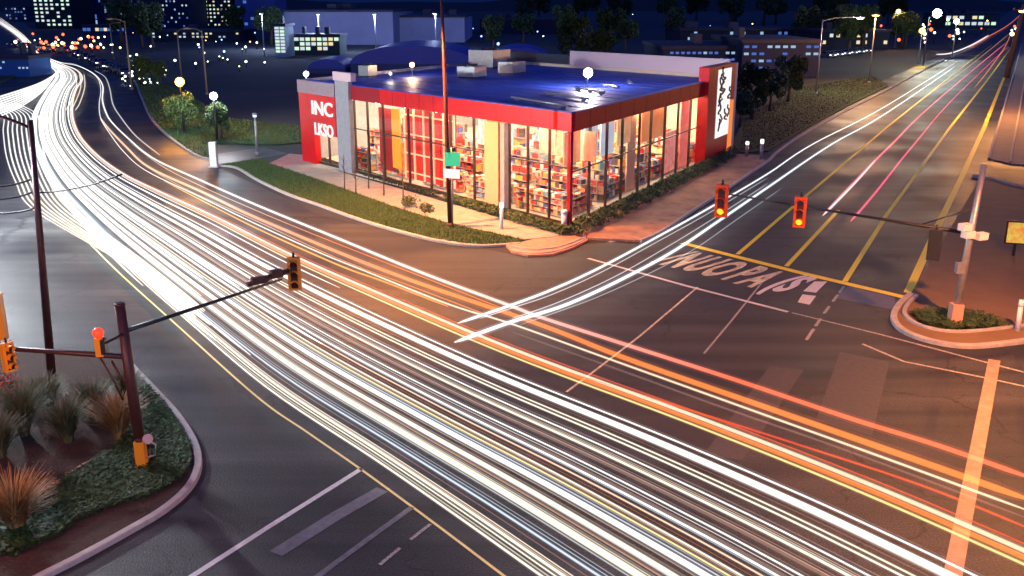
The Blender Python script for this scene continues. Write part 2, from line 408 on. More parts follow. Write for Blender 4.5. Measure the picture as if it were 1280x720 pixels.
def grass_plant(name, p, h, r, n, cols, label, cat, seed, droop=.5):
    rnd = random.Random(seed); mb = MB()
    for k in range(n):
        a = rnd.uniform(0, 6.28); L = h*rnd.uniform(.55, 1.1); sp = r*rnd.random()**.6; c = rnd.choice(cols); q = rnd.uniform(.6, 1.35); c = tuple(v*q for v in c)
        d = Vector((math.cos(a), math.sin(a), 0)); s = Vector((-d.y, d.x, 0)); wd = .014+.014*rnd.random()
        b0 = d*r*.15*rnd.random(); prev = None
        for i in range(5):
            tt = i/4; pt = b0 + d*sp*(tt**1.6) + Vector((0, 0, L*(tt - droop*.35*tt**3)))
            wv = s*wd*(1-tt*.85)
            if prev: mb.face([prev[0], prev[1], pt+wv, pt-wv], c)
            prev = (pt-wv, pt+wv)
    o = mb.build(name, M_leafcol); o.location = p; return tag(o, label, cat)
GR = [(.07, .1, .03), (.11, .12, .05), (.04, .08, .02), (.17, .15, .08), (.22, .15, .07)]
OR = [(.3, .17, .05), (.24, .14, .05), (.36, .22, .08)]
gp = [((32, 548), 1.55, .75, GR, 'tall dark green grass clump nearest the left edge behind the mast arm'),
      ((86, 556), 1.3, .7, GR, 'grey green grass clump in front of the tall leaning lamp post'),
      ((118, 530), 1.25, .7, GR, 'grass clump under the raised red lamp of the mast arm'),
      ((150, 552), 1.35, .75, OR, 'straw coloured grass clump left of the brown signal pole'),
      ((60, 520), 1.2, .65, GR, 'pale grass clump at the foot of the leaning lamp post'),
      ((2, 575), 1.2, .7, GR, 'dark grass clump cut by the left edge of the picture'),
      ((160, 505), 1.0, .6, GR, 'small grass clump just behind the brown signal pole'),
      ((22, 668), 1.35, .85, OR, 'large golden grass clump at the bottom left corner')]
for i, ((x, y), h, r, cols, lb) in enumerate(gp):
    p = G(x, y); grass_plant('ornamental_grass', (p.x, p.y, .1), h*1.15, r*1.2, 650, cols, lb, 'ornamental grass', i, .6)
def bush(name, p, r, h, n, size, cols, label, cat, seed, group=None):
    rnd = random.Random(seed); mb = MB(); blobs = [(rnd.uniform(-.5, .5)*r, rnd.uniform(-.5, .5)*r, h*rnd.uniform(.35, .7), r*rnd.uniform(.4, .7)) for _ in range(6)]
    for k in range(n):
        b = rnd.choice(blobs); v = Vector((rnd.gauss(0, 1), rnd.gauss(0, 1), rnd.gauss(0, .8))).normalized()*b[3]*rnd.uniform(.75, 1.05)
        c = Vector(b[:3])+v
        if c.z < 0: continue
        q = rnd.uniform(.6, 1.3); col = tuple(x*q for x in rnd.choice(cols)); u = Vector((rnd.gauss(0, 1), rnd.gauss(0, 1), rnd.gauss(0, 1))).normalized(); vv = u.orthogonal().normalized(); s = size*rnd.uniform(.6, 1.3)
        mb.face([c-u*s, c-vv*s*.6, c+u*s, c+vv*s*.6], col)
    o = mb.build(name, M_leafcol); o.location = p; return tag(o, label, cat, group)
p = G(50, 512); bush('flowering_shrub', (p.x, p.y, .1), .5, .8, 700, .045, [(.5, .04, .03), (.4, .05, .03), (.06, .08, .03)], 'small shrub with red flowers between the grass clumps', 'shrub', 3)
p = G(8, 500); bush('flowering_shrub', (p.x, p.y, .1), .6, .7, 700, .05, [(.5, .06, .03), (.3, .05, .03), (.06, .06, .03)], 'red flowered shrub at the left edge below the orange box', 'shrub', 4)

# ------------------------------------------------------------------ lawn and pavements by the store
kc = spline(P2([(272, 208), (296, 211), (322, 226), (360, 244), (400, 258), (450, 276), (500, 291), (550, 303), (600, 309), (650, 306)]), 6)
struct('kerb', kerbline(kc, .22, .14), M_conc, 'pale kerb along the lawn in front of the store', 'kerb')
lawn = [(p[0], p[1]) for p in kc] + [(p[0], p[1]) for p in P2([(655, 302), (560, 281), (500, 263), (400, 227), (337, 206), (330, 200), (290, 205)])]
struct('lawn', slab(lawn, .001, .11), M_lawn, 'green lawn between kerb and store pavement', 'lawn')
leafbed('grass', lawn, 16000, .035, .14, [(.04, .1, .015), (.06, .13, .02), (.09, .14, .04)], .11, 'short green grass of the lawn in front of the store', 'grass', True)
walk = P2([(337, 206), (400, 227), (500, 263), (560, 281), (655, 302), (690, 299), (705, 294), (640, 279), (560, 256), (500, 238), (440, 221), (392, 204), (365, 198)])
struct('pavement', slab([(p[0], p[1]) for p in walk], .001, .125), M_walk, 'concrete pavement along the left front of the store', 'pavement')
pinkw = P2([(337, 206), (352, 211), (386, 203), (384, 196), (362, 194)])
struct('pavement', slab([(p[0], p[1]) for p in pinkw], .001, .131), M_pink, 'pinkish red end of the pavement at the left store corner', 'pavement')
rwalk = P2([(735, 300), (800, 303), (828, 290), (870, 262), (905, 240), (940, 216), (958, 203), (948, 196), (925, 194), (905, 197), (862, 217), (810, 246), (760, 272), (728, 290)])
struct('pavement', slab([(p[0], p[1]) for p in rwalk], .001, .12), M_redbrick, 'reddish brick pavement along the right side of the store', 'pavement')
struct('kerb', kerbline(spline(P2([(800, 303), (828, 290), (870, 262), (905, 240), (940, 216), (960, 202), (975, 188), (1010, 165), (1060, 138), (1110, 112), (1180, 75)]), 5), .2, .15), M_conc, 'kerb running up the left side of the right hand road', 'kerb')
ramp = P2([(632, 308), (640, 317), (660, 321), (690, 320), (715, 312), (735, 302), (725, 292), (703, 293), (660, 303)])
struct('corner_ramp', slab([(p[0], p[1]) for p in ramp], .001, .10), M_ramp, 'red paved corner ramp at the store corner', 'pavement')
for k, lb in ((0, 'outer pale arc of the red corner ramp'), (1, 'inner pale arc of the red corner ramp')):
    pts = spline(P2([(640, 315-k*4.5), (665, 319-k*5), (692, 317-k*4.5), (716, 309-k*4), (731, 301-k*2.5)]), 6)
    tag(kerbline(pts, .13, .15, .09).build('ramp_edging', M_conc), lb, 'edging')
# upper left lawn with its kerb
kul = spline(P2([(150, 88), (168, 102), (176, 120), (189, 148), (212, 172), (243, 194), (262, 200)]), 6)
struct('kerb', kerbline(kul, .25, .16), M_conc, 'pale kerb beside the far lawn under the orange lamp', 'kerb')
ul = [(p[0], p[1]) for p in kul] + [(p[0], p[1]) for p in P2([(262, 180), (345, 182), (392, 178), (380, 160), (290, 150), (220, 112)])]
struct('lawn', slab(ul, .001, .12), M_lawn, 'far green lawn under the orange and white lamps', 'lawn')
leafbed('grass', ul, 9000, .09, .2, [(.07, .14, .02), (.05, .11, .02), (.1, .16, .04)], .12, 'short green grass of the far lawn by the lamps', 'grass', True)
lot = P2([(225, 108), (290, 148), (385, 160), (470, 96), (430, 72), (250, 80)])
struct('parking_lot', sheet(lot, -.004), M_dark, 'dark parking lot beyond the far lawn', 'parking lot')
struct('verge', slab([(p[0], p[1]) for p in P2([(925, 192), (960, 190), (1010, 160), (1060, 133), (1110, 108), (1090, 95), (1000, 108), (930, 150), (915, 180)])], .001, .12), M_lawn, 'grassy verge beyond the store sign wall', 'verge')
leafbed('grass', P2([(925, 190), (958, 188), (1010, 158), (1060, 131), (1110, 106), (1090, 96), (1000, 110), (930, 150)]), 8000, .1, .1, [(.03, .034, .009), (.035, .04, .01)], .12, 'rough grass of the verge beside the right hand road', 'grass', True)
# right island
ki = spline(P2([(1138, 370), (1123, 384), (1117, 400), (1130, 416), (1165, 429), (1210, 435), (1260, 431), (1300, 425)]), 6)
struct('kerb', kerbline(ki, .25, .15), M_conc, 'outer pale kerb round the front of the planted island', 'kerb')
ki2 = spline(P2([(1145, 373), (1133, 386), (1131, 398), (1150, 411), (1190, 419), (1240, 416), (1270, 412), (1300, 410)]), 6)
struct('kerb', kerbline(ki2, .16, .2, .1), M_conc, 'inner raised kerb of the planted island', 'kerb')
isl = [(p[0], p[1]) for p in ki] + [(p[0], p[1]) for p in P2([(1320, 240), (1240, 225), (1225, 225), (1180, 300)])]
M_apron = mat('tan_apron', (.2, .12, .05), .8, noise=(.26, .16, .07), scale=.8)
struct('forecourt', slab(isl, .001, .11), M_apron, 'tan paved forecourt behind the planted island', 'forecourt')
pe = [(1137, 392), (1150, 405), (1190, 414), (1235, 412), (1264, 410), (1250, 402), (1225, 393), (1190, 388), (1160, 389)]
struct('planting_bed', sheet(P2(pe, .11), .115), M_soil, 'soil of the planted island round the signal pole', 'planting bed')
leafbed('ground_cover', P2(pe, .11), 3500, .09, .22, [(.05, .11, .02), (.04, .09, .02), (.09, .13, .04)], .11, 'low green ground cover round the right signal pole', 'ground cover')
sw = P2([(1236, 200), (1262, 206), (1300, 210), (1296, 60), (1282, 30), (1276, 60), (1268, 90)])
struct('pavement', slab([(p[0], p[1]) for p in sw], .001, .12), mat('dull_slabs', (.16, .12, .11), .8, noise=(.22, .17, .15), scale=.7), 'dull pavement beyond the thick yellow edge line', 'pavement')
struct('kerb', kerbline(dense(P2([(1262, 206), (1276, 130), (1284, 80)]), 2), .16, .24, .1), M_conc, 'far kerb of the dull pavement at the right edge', 'kerb')
struct('kerb', kerbline(dense(P2([(1236, 200), (1246, 165), (1268, 90), (1277, 55)]), 2), .2, .2), M_conc, 'near kerb of the dull pavement at the right edge', 'kerb')
struct('kerb', kerbline(spline(P2([(1216, 222), (1240, 226), (1262, 233), (1300, 240)]), 4), .2, .24), M_conc, 'curved kerb behind the tan forecourt', 'kerb')
# far left bank
struct('verge', slab([(p[0], p[1]) for p in P2([(-60, 118), (-60, 82), (0, 78), (38, 76), (46, 82), (20, 96), (0, 104)])], .001, .2), M_lawn, 'dark grassy bank between the two far left roads', 'verge')

# ------------------------------------------------------------------ store
SB = G(712, 287); SA = G(385, 203); SC = G(905, 195)
SB.z = SA.z = SC.z = 0
SD = SA + (SC - SB)
uA = (SA-SB).normalized(); uC = (SC-SB).normalized(); LA = (SA-SB).length; LC = (SC-SB).length
nA = Vector((uA.y, -uA.x, 0)); nA = nA if nA.dot(uC) < 0 else -nA      # outward normals
nC = Vector((uC.y, -uC.x, 0)); nC = nC if nC.dot(uA) < 0 else -nC
UP = Vector((0, 0, 1))
def onwall(x, y, u):
    "distance along wall u from the corner SB, and height, of a survey point"
    a, b = (x - 640) / F, -(y - 360) / F
    d = Vector((a, math.cos(PITCH) + b*math.sin(PITCH), -math.sin(PITCH) + b*math.cos(PITCH)))
    # SB + u*s = d*t (plan)
    det = u.x*(-d.y) - u.y*(-d.x)
    s = (-SB.x*(-d.y) + SB.y*(-d.x))/det
    t = (SB.x + u.x*s)/d.x if abs(d.x) > 1e-6 else (SB.y+u.y*s)/d.y
    t = (SB.y+u.y*s)/d.y
    return s, CH + d.z*t
ZT = (hgt(SB, 137)+hgt(SB+uA*22, 111))/2; ZF = ZT - 1.0; ZR = ZT - .22
print('store', LA, LC, ZT, onwall(442, 128, uA), onwall(712, 159, uA), onwall(875, 122, uC))
st = thing('store', (0, 0, 0), 'single storey glass fronted store with red fascia and blue roof', 'store')
m = slab([(p.x, p.y) for p in (SB, SA, SD, SC)], -.05, .14)
m.build('floor_slab', mat('shop_floor', (.62, .52, .4), .35, noise=(.7, .6, .48), scale=1), st)
def W(u, n, s, z, out=0): return SB + u*s + n*out + UP*z
# roof deck
def insetpt(a, b): return SB + uA*a + uC*b
rq = [insetpt(.3, .3), insetpt(LA-.3, .3), insetpt(LA-.3, LC-.3), insetpt(.3, LC-.3)]
slab([(p.x, p.y) for p in rq], ZR-.3, ZR).build('roof', M_blue, st)
for u, n, L in ((uA, nA, LA), (uC, nC, LC)):
    pass
MB().frame(W(uA, nA, -.12, ZF, .12), uA*(LA*.63+.12), -nA*.3, UP*(ZT-ZF)).build('fascia', M_red, st)
MB().frame(W(uA, nA, LA*.63, ZF+.02, .10), uA*(LA*.17), -nA*.3, UP*(ZT-ZF-.02)).build('fascia', M_dred, st)
MB().frame(W(uC, nC, .02, ZF, .12), uC*(LC*.88), -nC*.3, UP*(ZT-ZF)).build('fascia', M_red, st)
MB().frame(W(uA, nA, -.10, ZT, .10), uA*(LA*.97), -nA*.35, UP*.06).build('coping', mat('blue_coping', (.02, .06, .42), .4), st)
MB().frame(W(uC, nC, .28, ZT+.003, .08), uC*(LC*.88), -nC*.3, UP*.06).build('coping', mat('pale_coping', (.4, .4, .62), .4), st)
M_joint = mat('dark_panel_joint', (.12, .01, .012), .6)  # dark strips marking the fascia panel joints
for k in range(1, 12): MB().frame(W(uA, nA, k*LA*.63/12, ZF+.01, .122), uA*.035, nA*.006, UP*(ZT-ZF-.02)).build('panel_joint', M_joint, st)
for k in range(1, 12): MB().frame(W(uC, nC, k*LC*.88/12, ZF+.01, .122), uC*.035, nC*.006, UP*(ZT-ZF-.02)).build('panel_joint', M_joint, st)
M_seam = mat('roof_seam', (.05, .09, .5), .35, noise=(.008, .02, .16), scale=2)
for k in range(1, 15):
    o_ = insetpt(.4, k*LC/15); MB().frame(o_+UP*(ZR+.002), uA*(LA-.8), uC*.10, UP*.018).build('roof_seam', M_seam, st)
# rear walls
MB().frame(SA+UP*.14-nC*0, SD-SA, (SB-SA).normalized()*.3, UP*(ZT-.1)).build('wall', M_grey, st)
MB().frame(SC+UP*.14+uC*(-.3), (SD-SC), uC*.3, UP*(ZT-.1)).build('wall', M_cream, st)
MB().frame(SC+uC*.01+UP*(ZT-.6)+(SD-SC)*.0, (SD-SC)*.62, uC*.3, UP*1.9).build('parapet', M_pinkwall, st)
MB().frame(SC+uC*.01+UP*(ZT-.6)+(SD-SC)*.625, (SD-SC)*.37, uC*.3, UP*1.5).build('parapet', mat('dark_slate_wall', (.04, .05, .07), .7), st)
# window posts, rails, panes
def bay_px(u, xs, y):
    return [onwall(x, y, u)[0] for x in xs]
left_x = [712, 686, 659, 636, 613, 592, 563, 538, 511, 480, 461, 445, 428, 412, 397]
right_x = [712, 738, 759, 778, 799, 813, 830, 846, 861, 875]
def facade(u, n, ss, mid):
    ss = sorted(ss)
    for i, s in enumerate(ss):
        th = .26 if i == 0 else .085
        MB().frame(W(u, n, s-th/2 + (th/2 if i == 0 else 0), .15, .02), u*th, -n*.16, UP*(ZF-.152)).build('mullion', M_dred if i == 0 else M_mull, st)
    for a, b in zip(ss, ss[1:]):
        a1, b1 = a+.05, b-.05
        if a == ss[0]: a1 += .22
        for z in mid: MB().frame(W(u, n, a1, z, .0), u*(b1-a1), -n*.1, UP*.07).build('transom', M_mull, st)
        MB().frame(W(u, n, a1, .15, .0), u*(b1-a1), -n*.12, UP*.2).build('sill', M_mull, st)
        q = MB(); q.face([W(u, n, a1, .36, -.05), W(u, n, b1, .36, -.05), W(u, n, b1, ZF-.01, -.05), W(u, n, a1, ZF-.01, -.05)]); q.build('window_pane', M_glass, st)
sl = bay_px(uA, left_x[1:], 200); sr = bay_px(uC, right_x[1:], 200)
facade(uA, nA, [0]+sl, [ZF*.62]); facade(uC, nC, [0]+sr, [ZF*.58])
# columns
def column(xl, xr, m_, out, y=200, zt=None, name='column'):
    a, b = onwall(xl, y, uA)[0], onwall(xr, y, uA)[0]
    return MB().frame(W(uA, nA, b, .13, out), uA*(a-b), -nA*(out+.0), UP*((zt or ZF)-.13)).build(name, m_, st)
column(613, 630, M_tan, .45, 200); column(631, 636, M_grey, .35)
column(428, 444, M_grey, .32, 200, ZT+.3)
o = column(425, 447, mat('pale_pink_cap', (.7, .5, .5), .5), .42, 150, ZT+.9, 'column_cap')  # pale pink box on top of the grey column
o.data.transform(Matrix.Identity(4))
for v in o.data.vertices:
    if v.co.z < 1: v.co.z = ZT+.3
# left sign panel
sA0, sA1 = onwall(426, 180, uA)[0], onwall(383, 180, uA)[0]
MB().frame(W(uA, nA, onwall(398, 180, uA)[0], .14, .3), uA*(sA1-onwall(398, 180, uA)[0]+.2), -nA*.5, UP*(ZF+.1)).build('sign_panel', M_red, st)
zt_ = onwall(400, 118, uA)[1]; zb_ = onwall(410, 168, uA)[1]
MB().frame(W(uA, nA, sA0, zb_, .31), uA*(onwall(398, 180, uA)[0]-sA0-.003), -nA*.3, UP*(zt_-zb_)).build('sign_panel', M_red, st)
MB().frame(W(uA, nA, sA0, zt_+.003, .33), uA*(sA1-sA0+.3), -nA*.5, UP*(.95)).build('sign_band', mat('grey_brick_band', (.3, .2, .22), .8, noise=(.4, .3, .32), scale=6), st)
def wallmat(u, n, s, z, out):  # text frame: x to the viewer's right
    x = -u if n is nA else u
    y = UP; zz = x.cross(y)
    mm = Matrix((x, y, zz)).transposed().to_4x4(); mm.translation = W(u, n, s, z, out); return mm
M_signW = emat('lit_white_sign', (1, .93, .92), 1.1)
def wtext(txt, u, n, x, y, px_h, wx=1.0, out=.36, name='sign_lettering', m_=None):
    s, z = onwall(x, y, u); d = PX(W(u, n, s, z))[2]
    o = textmesh(txt, px_h*d/F/.72, name, m_ or M_signW, st, .03)
    o.matrix_world = wallmat(u, n, s, z, out) @ Matrix.Diagonal((wx, 1, 1, 1)); return o
wtext('INC', uA, nA, 407.5, 136.5, 17, 1.35)
wtext('LKSO', uA, nA, 410, 163, 15, .95)
# right sign slab
s0, s1 = onwall(875, 160, uC)[0], LC
zs = hgt(SB+uC*s1, 78)
MB().frame(W(uC, nC, s0, .13, .5), uC*(s1-s0), -nC*.8, UP*(zs-.13)).build('sign_panel', M_red, st)
a, b = onwall(886, 160, uC)[0], onwall(902, 160, uC)[0]
MB().frame(W(uC, nC, a, 2.0, .53), uC*(b-a), -nC*.1, UP*(zs-2.3)).build('sign_face', emat('lit_sign_face', (1, .95, .95), .95), st)
MB().frame(W(uC, nC, s1+.002, .13, .48), uC*.75, -nC*.76, UP*(zs-.15)).build('sign_side', mat('pale_grey_cladding', (.5, .5, .47), .6), st)
MB().frame(W(uC, nC, b+.02, .6, .53), uC*(s1-b-.1), -nC*.1, UP*(4)).build('sign_light_strip', emat('orange_neon', (1, .25, .05), .9), st)
rnd = random.Random(4); ink = MB()
for k in range(13):
    s = rnd.uniform(a+.3, b-.3); z = 2.5 + (zs-3.3)*k/13
    pts = [W(uC, nC, s+rnd.uniform(-.5, .5), z+q*.22+rnd.uniform(-.1, .1), .545) for q in range(5)]
    ink.tube(spline(pts, 4), .085, 6)
ink.build('script_lettering', M_black, st)
# interior ceiling with light fixtures
slab([(p.x, p.y) for p in [insetpt(.5, .5), insetpt(LA-.5, .5), insetpt(LA-.5, LC-.5), insetpt(.5, LC-.5)]], ZF+.1, ZF+.2).build('ceiling', mat('ceiling_tile', (.75, .66, .52), .8), st)
M_fix = emat('shop_light', (1, .8, .6), 19)
for i in range(8):
    for j in range(8):
        c = insetpt(1.3+i*(LA-3)/7.5, 1.3+j*(LC-3)/7.5)
        MB().box((c.x, c.y, ZF-.02), (1.7, 1.2, .1), math.atan2(uC.y, uC.x)).build('ceiling_light', M_fix, st)
# displays behind the glass
PAL = [(.8, .03, .02), (.8, .05, .03), (.75, .08, .05), (.85, .45, .08), (.8, .7, .5), (.08, .1, .3), (.75, .72, .68), (.1, .08, .07), (.6, .1, .08), (.85, .62, .3), (.2, .35, .4), (.7, .5, .3), (.75, .3, .12), (.12, .12, .14)]
def shelf(c, L, ang, h, label, seed, levels=4, w_=.9):
    rn = random.Random(seed); t = thing('shop_shelf', (c.x, c.y, .14), label, 'shelf', rz=ang)
    b = MB()
    for k in range(levels): b.box((0, 0, .1+k*h/levels), (L, w_, .04))
    b.box((0, 0, h/2), (L, .05, h)); b.build('shelf_rack', mat('shelf_metal', (.5, .42, .34), .5), t)
    g_ = MB()
    for k in range(levels):
        for sd in (-1, 1):
            x = -L/2+.1
            while x < L/2-.15:
                wd = rn.uniform(.12, .4); hh = rn.uniform(.35, .85)*h/levels; dz = .12+k*h/levels
                g_.box((x+wd/2, sd*w_*.25, dz+hh/2+.003), (wd*.93, w_*.38, hh), 0, rn.choice(PAL)); x += wd
    g_.build('goods', M_goods, t); return t
angA = math.atan2(uA.y, uA.x); angC = math.atan2(uC.y, uC.x)
k = 0
for row, (bb) in enumerate((1.7, 4.2, 7.0, 10.5)):
    for a_ in (3.2, 8.2, 13.2):
        c = insetpt(a_, bb)
        shelf(c, 4.2, angA, (1.3, 1.9, 2.5, 3.2)[row], '%s row of shelves behind the left front, %s from the store corner' % (('front', 'second', 'third', 'rear')[row], {3.2: 'nearest', 8.2: 'next unit', 13.2: 'farthest'}[a_]), k); k += 1
for i, bb in enumerate((14.5, 19.0, 23.5)):
    c = insetpt(3.2, bb); shelf(c, 3.6, angA, 2.5, '%s cross shelf seen through the right hand windows' % ('nearest', 'middle', 'farthest')[i], k+50); k += 1
for i, bb in enumerate((14.5, 19.0, 23.5)):
    c = insetpt(9.5, bb); shelf(c, 5.5, angA, 3.2, '%s deep cross shelf at the back of the store' % ('nearest', 'middle', 'farthest')[i], k+80); k += 1
for row, bb in enumerate((1.9, 5.0, 8.5)):
    for a_ in (19.0, 24.0):
        c = insetpt(a_, bb)
        shelf(c, 4.2, angA, (1.5, 2.4, 3.2)[row], '%s row of shelves behind the red display windows, %s' % (('front', 'second', 'rear')[row], 'right unit' if a_ < 20 else 'left unit'), 200+row*7+int(a_))
for i, bb in enumerate((3.2, 8.2, 12.6, 17.0, 21.4, 25.6)):
    c = insetpt(1.55, bb); shelf(c, 3.6, angC, 1.3, 'low shelf right behind the right hand windows, %s from the corner' % ('first', 'second', 'third', 'fourth', 'fifth', 'sixth')[i], 300+i, 3)
# red display grid and posters, with added glow in laths and prints
def board(u, n, xa, xb, za, zb, inn, m_, name, label, cat='display board'):
    a, b = sorted((onwall(xa, 180, u)[0], onwall(xb, 180, u)[0]))
    return tag(MB().frame(W(u, n, a, za, -inn), u*(b-a), -n*.08, UP*(zb-za)).build(name, m_), label, cat)
t = thing('display_wall', (0, 0, 0), 'tall red display grid behind the left front windows', 'display')
a, b = onwall(558, 180, uA)[0], onwall(497, 180, uA)[0]
MB().frame(W(uA, nA, a, .5, -.7), uA*(b-a), -nA*.1, UP*(ZF-.6)).build('panel', mat('red_display', (.8, .03, .02), .5), t)
M_lath = mat('cream_lath', (.85, .6, .35), .5, emit=(1, .6, .3), es=.35)
for i in range(6): MB().frame(W(uA, nA, a+(b-a)*i/5, .5, -.6), uA*.12, -nA*.09, UP*(ZF-.6)).build('lath', M_lath, t)
for i in range(4): MB().frame(W(uA, nA, a, .9+i*(ZF-1.5)/3, -.58), uA*(b-a), -nA*.01, UP*.1).build('rail', M_lath, t)
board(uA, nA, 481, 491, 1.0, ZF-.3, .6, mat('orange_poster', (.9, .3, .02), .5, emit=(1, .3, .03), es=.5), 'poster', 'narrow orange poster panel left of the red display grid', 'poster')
board(uA, nA, 461, 478, .6, ZF-.4, .9, mat('dark_red_display', (.4, .02, .02), .5), 'display_board', 'dark red display board behind the grey column')
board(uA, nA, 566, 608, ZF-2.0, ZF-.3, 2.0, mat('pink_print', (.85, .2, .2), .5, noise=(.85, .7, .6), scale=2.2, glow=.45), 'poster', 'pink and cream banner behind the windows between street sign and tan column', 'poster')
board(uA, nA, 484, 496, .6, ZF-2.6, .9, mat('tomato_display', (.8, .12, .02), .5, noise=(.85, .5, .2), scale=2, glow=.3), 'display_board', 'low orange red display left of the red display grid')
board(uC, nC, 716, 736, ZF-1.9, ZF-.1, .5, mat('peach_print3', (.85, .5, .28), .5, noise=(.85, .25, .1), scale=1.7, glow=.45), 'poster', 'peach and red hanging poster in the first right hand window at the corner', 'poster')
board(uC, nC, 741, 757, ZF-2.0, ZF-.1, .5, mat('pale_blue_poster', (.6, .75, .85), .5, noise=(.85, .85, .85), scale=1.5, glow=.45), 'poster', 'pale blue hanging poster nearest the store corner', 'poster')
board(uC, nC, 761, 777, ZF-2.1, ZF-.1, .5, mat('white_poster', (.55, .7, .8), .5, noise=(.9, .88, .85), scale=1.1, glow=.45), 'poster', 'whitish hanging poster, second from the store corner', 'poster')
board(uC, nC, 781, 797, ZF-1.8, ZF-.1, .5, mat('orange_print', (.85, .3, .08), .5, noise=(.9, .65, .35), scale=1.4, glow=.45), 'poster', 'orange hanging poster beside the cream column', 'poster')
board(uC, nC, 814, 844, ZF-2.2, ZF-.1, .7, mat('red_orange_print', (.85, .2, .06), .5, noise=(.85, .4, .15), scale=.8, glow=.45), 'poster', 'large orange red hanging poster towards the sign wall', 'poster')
board(uC, nC, 801, 811, .2, ZF, .9, mat('cream_post', (.85, .5, .3), .5), 'indoor_column', 'cream indoor column behind the right hand windows', 'column')
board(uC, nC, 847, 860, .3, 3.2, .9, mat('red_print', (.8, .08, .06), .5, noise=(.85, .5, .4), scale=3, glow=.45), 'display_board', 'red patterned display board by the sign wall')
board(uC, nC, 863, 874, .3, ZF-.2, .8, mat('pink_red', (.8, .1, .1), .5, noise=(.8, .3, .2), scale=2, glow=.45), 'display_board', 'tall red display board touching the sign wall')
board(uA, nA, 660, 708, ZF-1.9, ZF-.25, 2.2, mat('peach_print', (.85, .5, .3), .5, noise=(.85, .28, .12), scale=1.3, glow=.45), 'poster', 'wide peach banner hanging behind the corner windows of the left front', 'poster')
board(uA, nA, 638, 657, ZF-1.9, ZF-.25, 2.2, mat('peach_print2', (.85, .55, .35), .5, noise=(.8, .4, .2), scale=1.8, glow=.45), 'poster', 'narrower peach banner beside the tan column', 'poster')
# rooftop things
def rooftop(x, y, z=None): return G(x, y, ZR if z is None else z)
for i, (x, y, sx, sy, sz, lb) in enumerate([(612, 84, 3.4, 2.6, 1.5, 'large'), (590, 97, 2.0, 1.6, .8, 'small'), (640, 92, 2.4, 1.4, .9, 'low'), (460, 96, 1.2, 1.0, .8, 'leftmost small')]):
    p = rooftop(x, y); t = thing('roof_unit', p, '%s grey ventilation unit on the blue roof at %s' % (lb, ('its back', 'its middle', 'its centre right', 'its left end')[i]), 'ventilation unit', rz=angC)
    MB().box((0, 0, .12+sz/2), (sx, sy, sz)).build('casing', M_galv, t, .04)
    MB().tube([(0, 0, sz+.121), (0, 0, sz+.3)], min(sx, sy)*.3, 16).build('fan_cowl', M_black, t)
    MB().box((0, 0, .06), (sx*.9, sy*.9, .12)).build('base', M_black, t)
for i in range(5):
    p0, p1 = insetpt(2+i*.9, 3+i*4.2), insetpt(8-i*.4, 4+i*4.2)
    mb = MB().tube([(p0.x, p0.y, ZR+.15), (p1.x, p1.y, ZR+.15)], .07, 8)
    for q in (.1, .5, .9):
        c = p0.lerp(p1, q); mb.box((c.x, c.y, ZR+.04), (.3, .2, .08))
    tag(mb.build('roof_pipe', M_galv), 'thin grey pipe lying on the blue roof, %s from the store corner' % ('first', 'second', 'third', 'fourth', 'fifth')[i], 'pipe')
# hedge along store
def hedge(name, pxs, wid, h, label, n, cols, seed):
    rn = random.Random(seed); mb = MB(); pts = P2(pxs); segs = [(a, b) for a, b in zip(pts, pts[1:])]; tot = sum((b-a).length for a, b in segs)
    for k in range(n):
        d = rn.random()*tot
        for a, b in segs:
            L = (b-a).length
            if d <= L: break
            d -= L
        c = a.lerp(b, d/L); x = Vector(((b-a).y, -(b-a).x, 0)).normalized(); s = rn.uniform(-.5, .5)*wid
        hm = h*(.75+.35*math.sin(c.x*2.3+c.y*1.7)+.2*rn.random())*(1-abs(s/wid)*.8)
        z = .13+max(.05, hm)*rn.random()**.4; c = Vector((c.x+x.x*s, c.y+x.y*s, z)); q = rn.uniform(.5, 1.4); col = tuple(v*q for v in rn.choice(cols))
        u = Vector((rn.gauss(0, 1), rn.gauss(0, 1), rn.gauss(0, .6))).normalized(); v = u.orthogonal().normalized(); sz = .07*rn.uniform(.6, 1.5)
        mb.face([c-u*sz, c-v*sz*.6, c+u*sz, c+v*sz*.6], col)
    return tag(mb.build(name, M_leafcol), label, 'hedge')
HC = [(.05, .1, .03), (.04, .08, .025), (.09, .13, .05), (.03, .06, .02)]
hedge('hedge', [(712, 297), (770, 273), (840, 236), (915, 197)], 1.1, .75, 'low leafy hedge along the right side of the store', 9000, HC, 1)
hedge('hedge', [(712, 296), (640, 277), (560, 251)], 1.0, .65, 'low leafy hedge at the left front near the store corner', 5500, HC, 2)
hedge('hedge', [(545, 246), (500, 233), (445, 216), (400, 202)], .9, .35, 'dark low planting below the red display windows', 3000, [(.02, .03, .012), (.03, .045, .02)], 3)
rn = random.Random(11); k = 0
for (x, y, c, lb) in [(765, 272, (.6, .5, .4), 'pale'), (752, 275, (.5, .08, .05), 'red'), (790, 262, (.65, .55, .45), 'cream'), (733, 284, (.7, .66, .55), 'whitish'), (862, 221, (.6, .6, .5), 'far pale')]:
    p = G(x, y); bush('flower_clump', (p.x, p.y, .13), .3, .6, 130, .05, [c, (.06, .09, .03)], '%s flower clump in the hedge on the right side of the store' % lb, 'flowers', k); k += 1
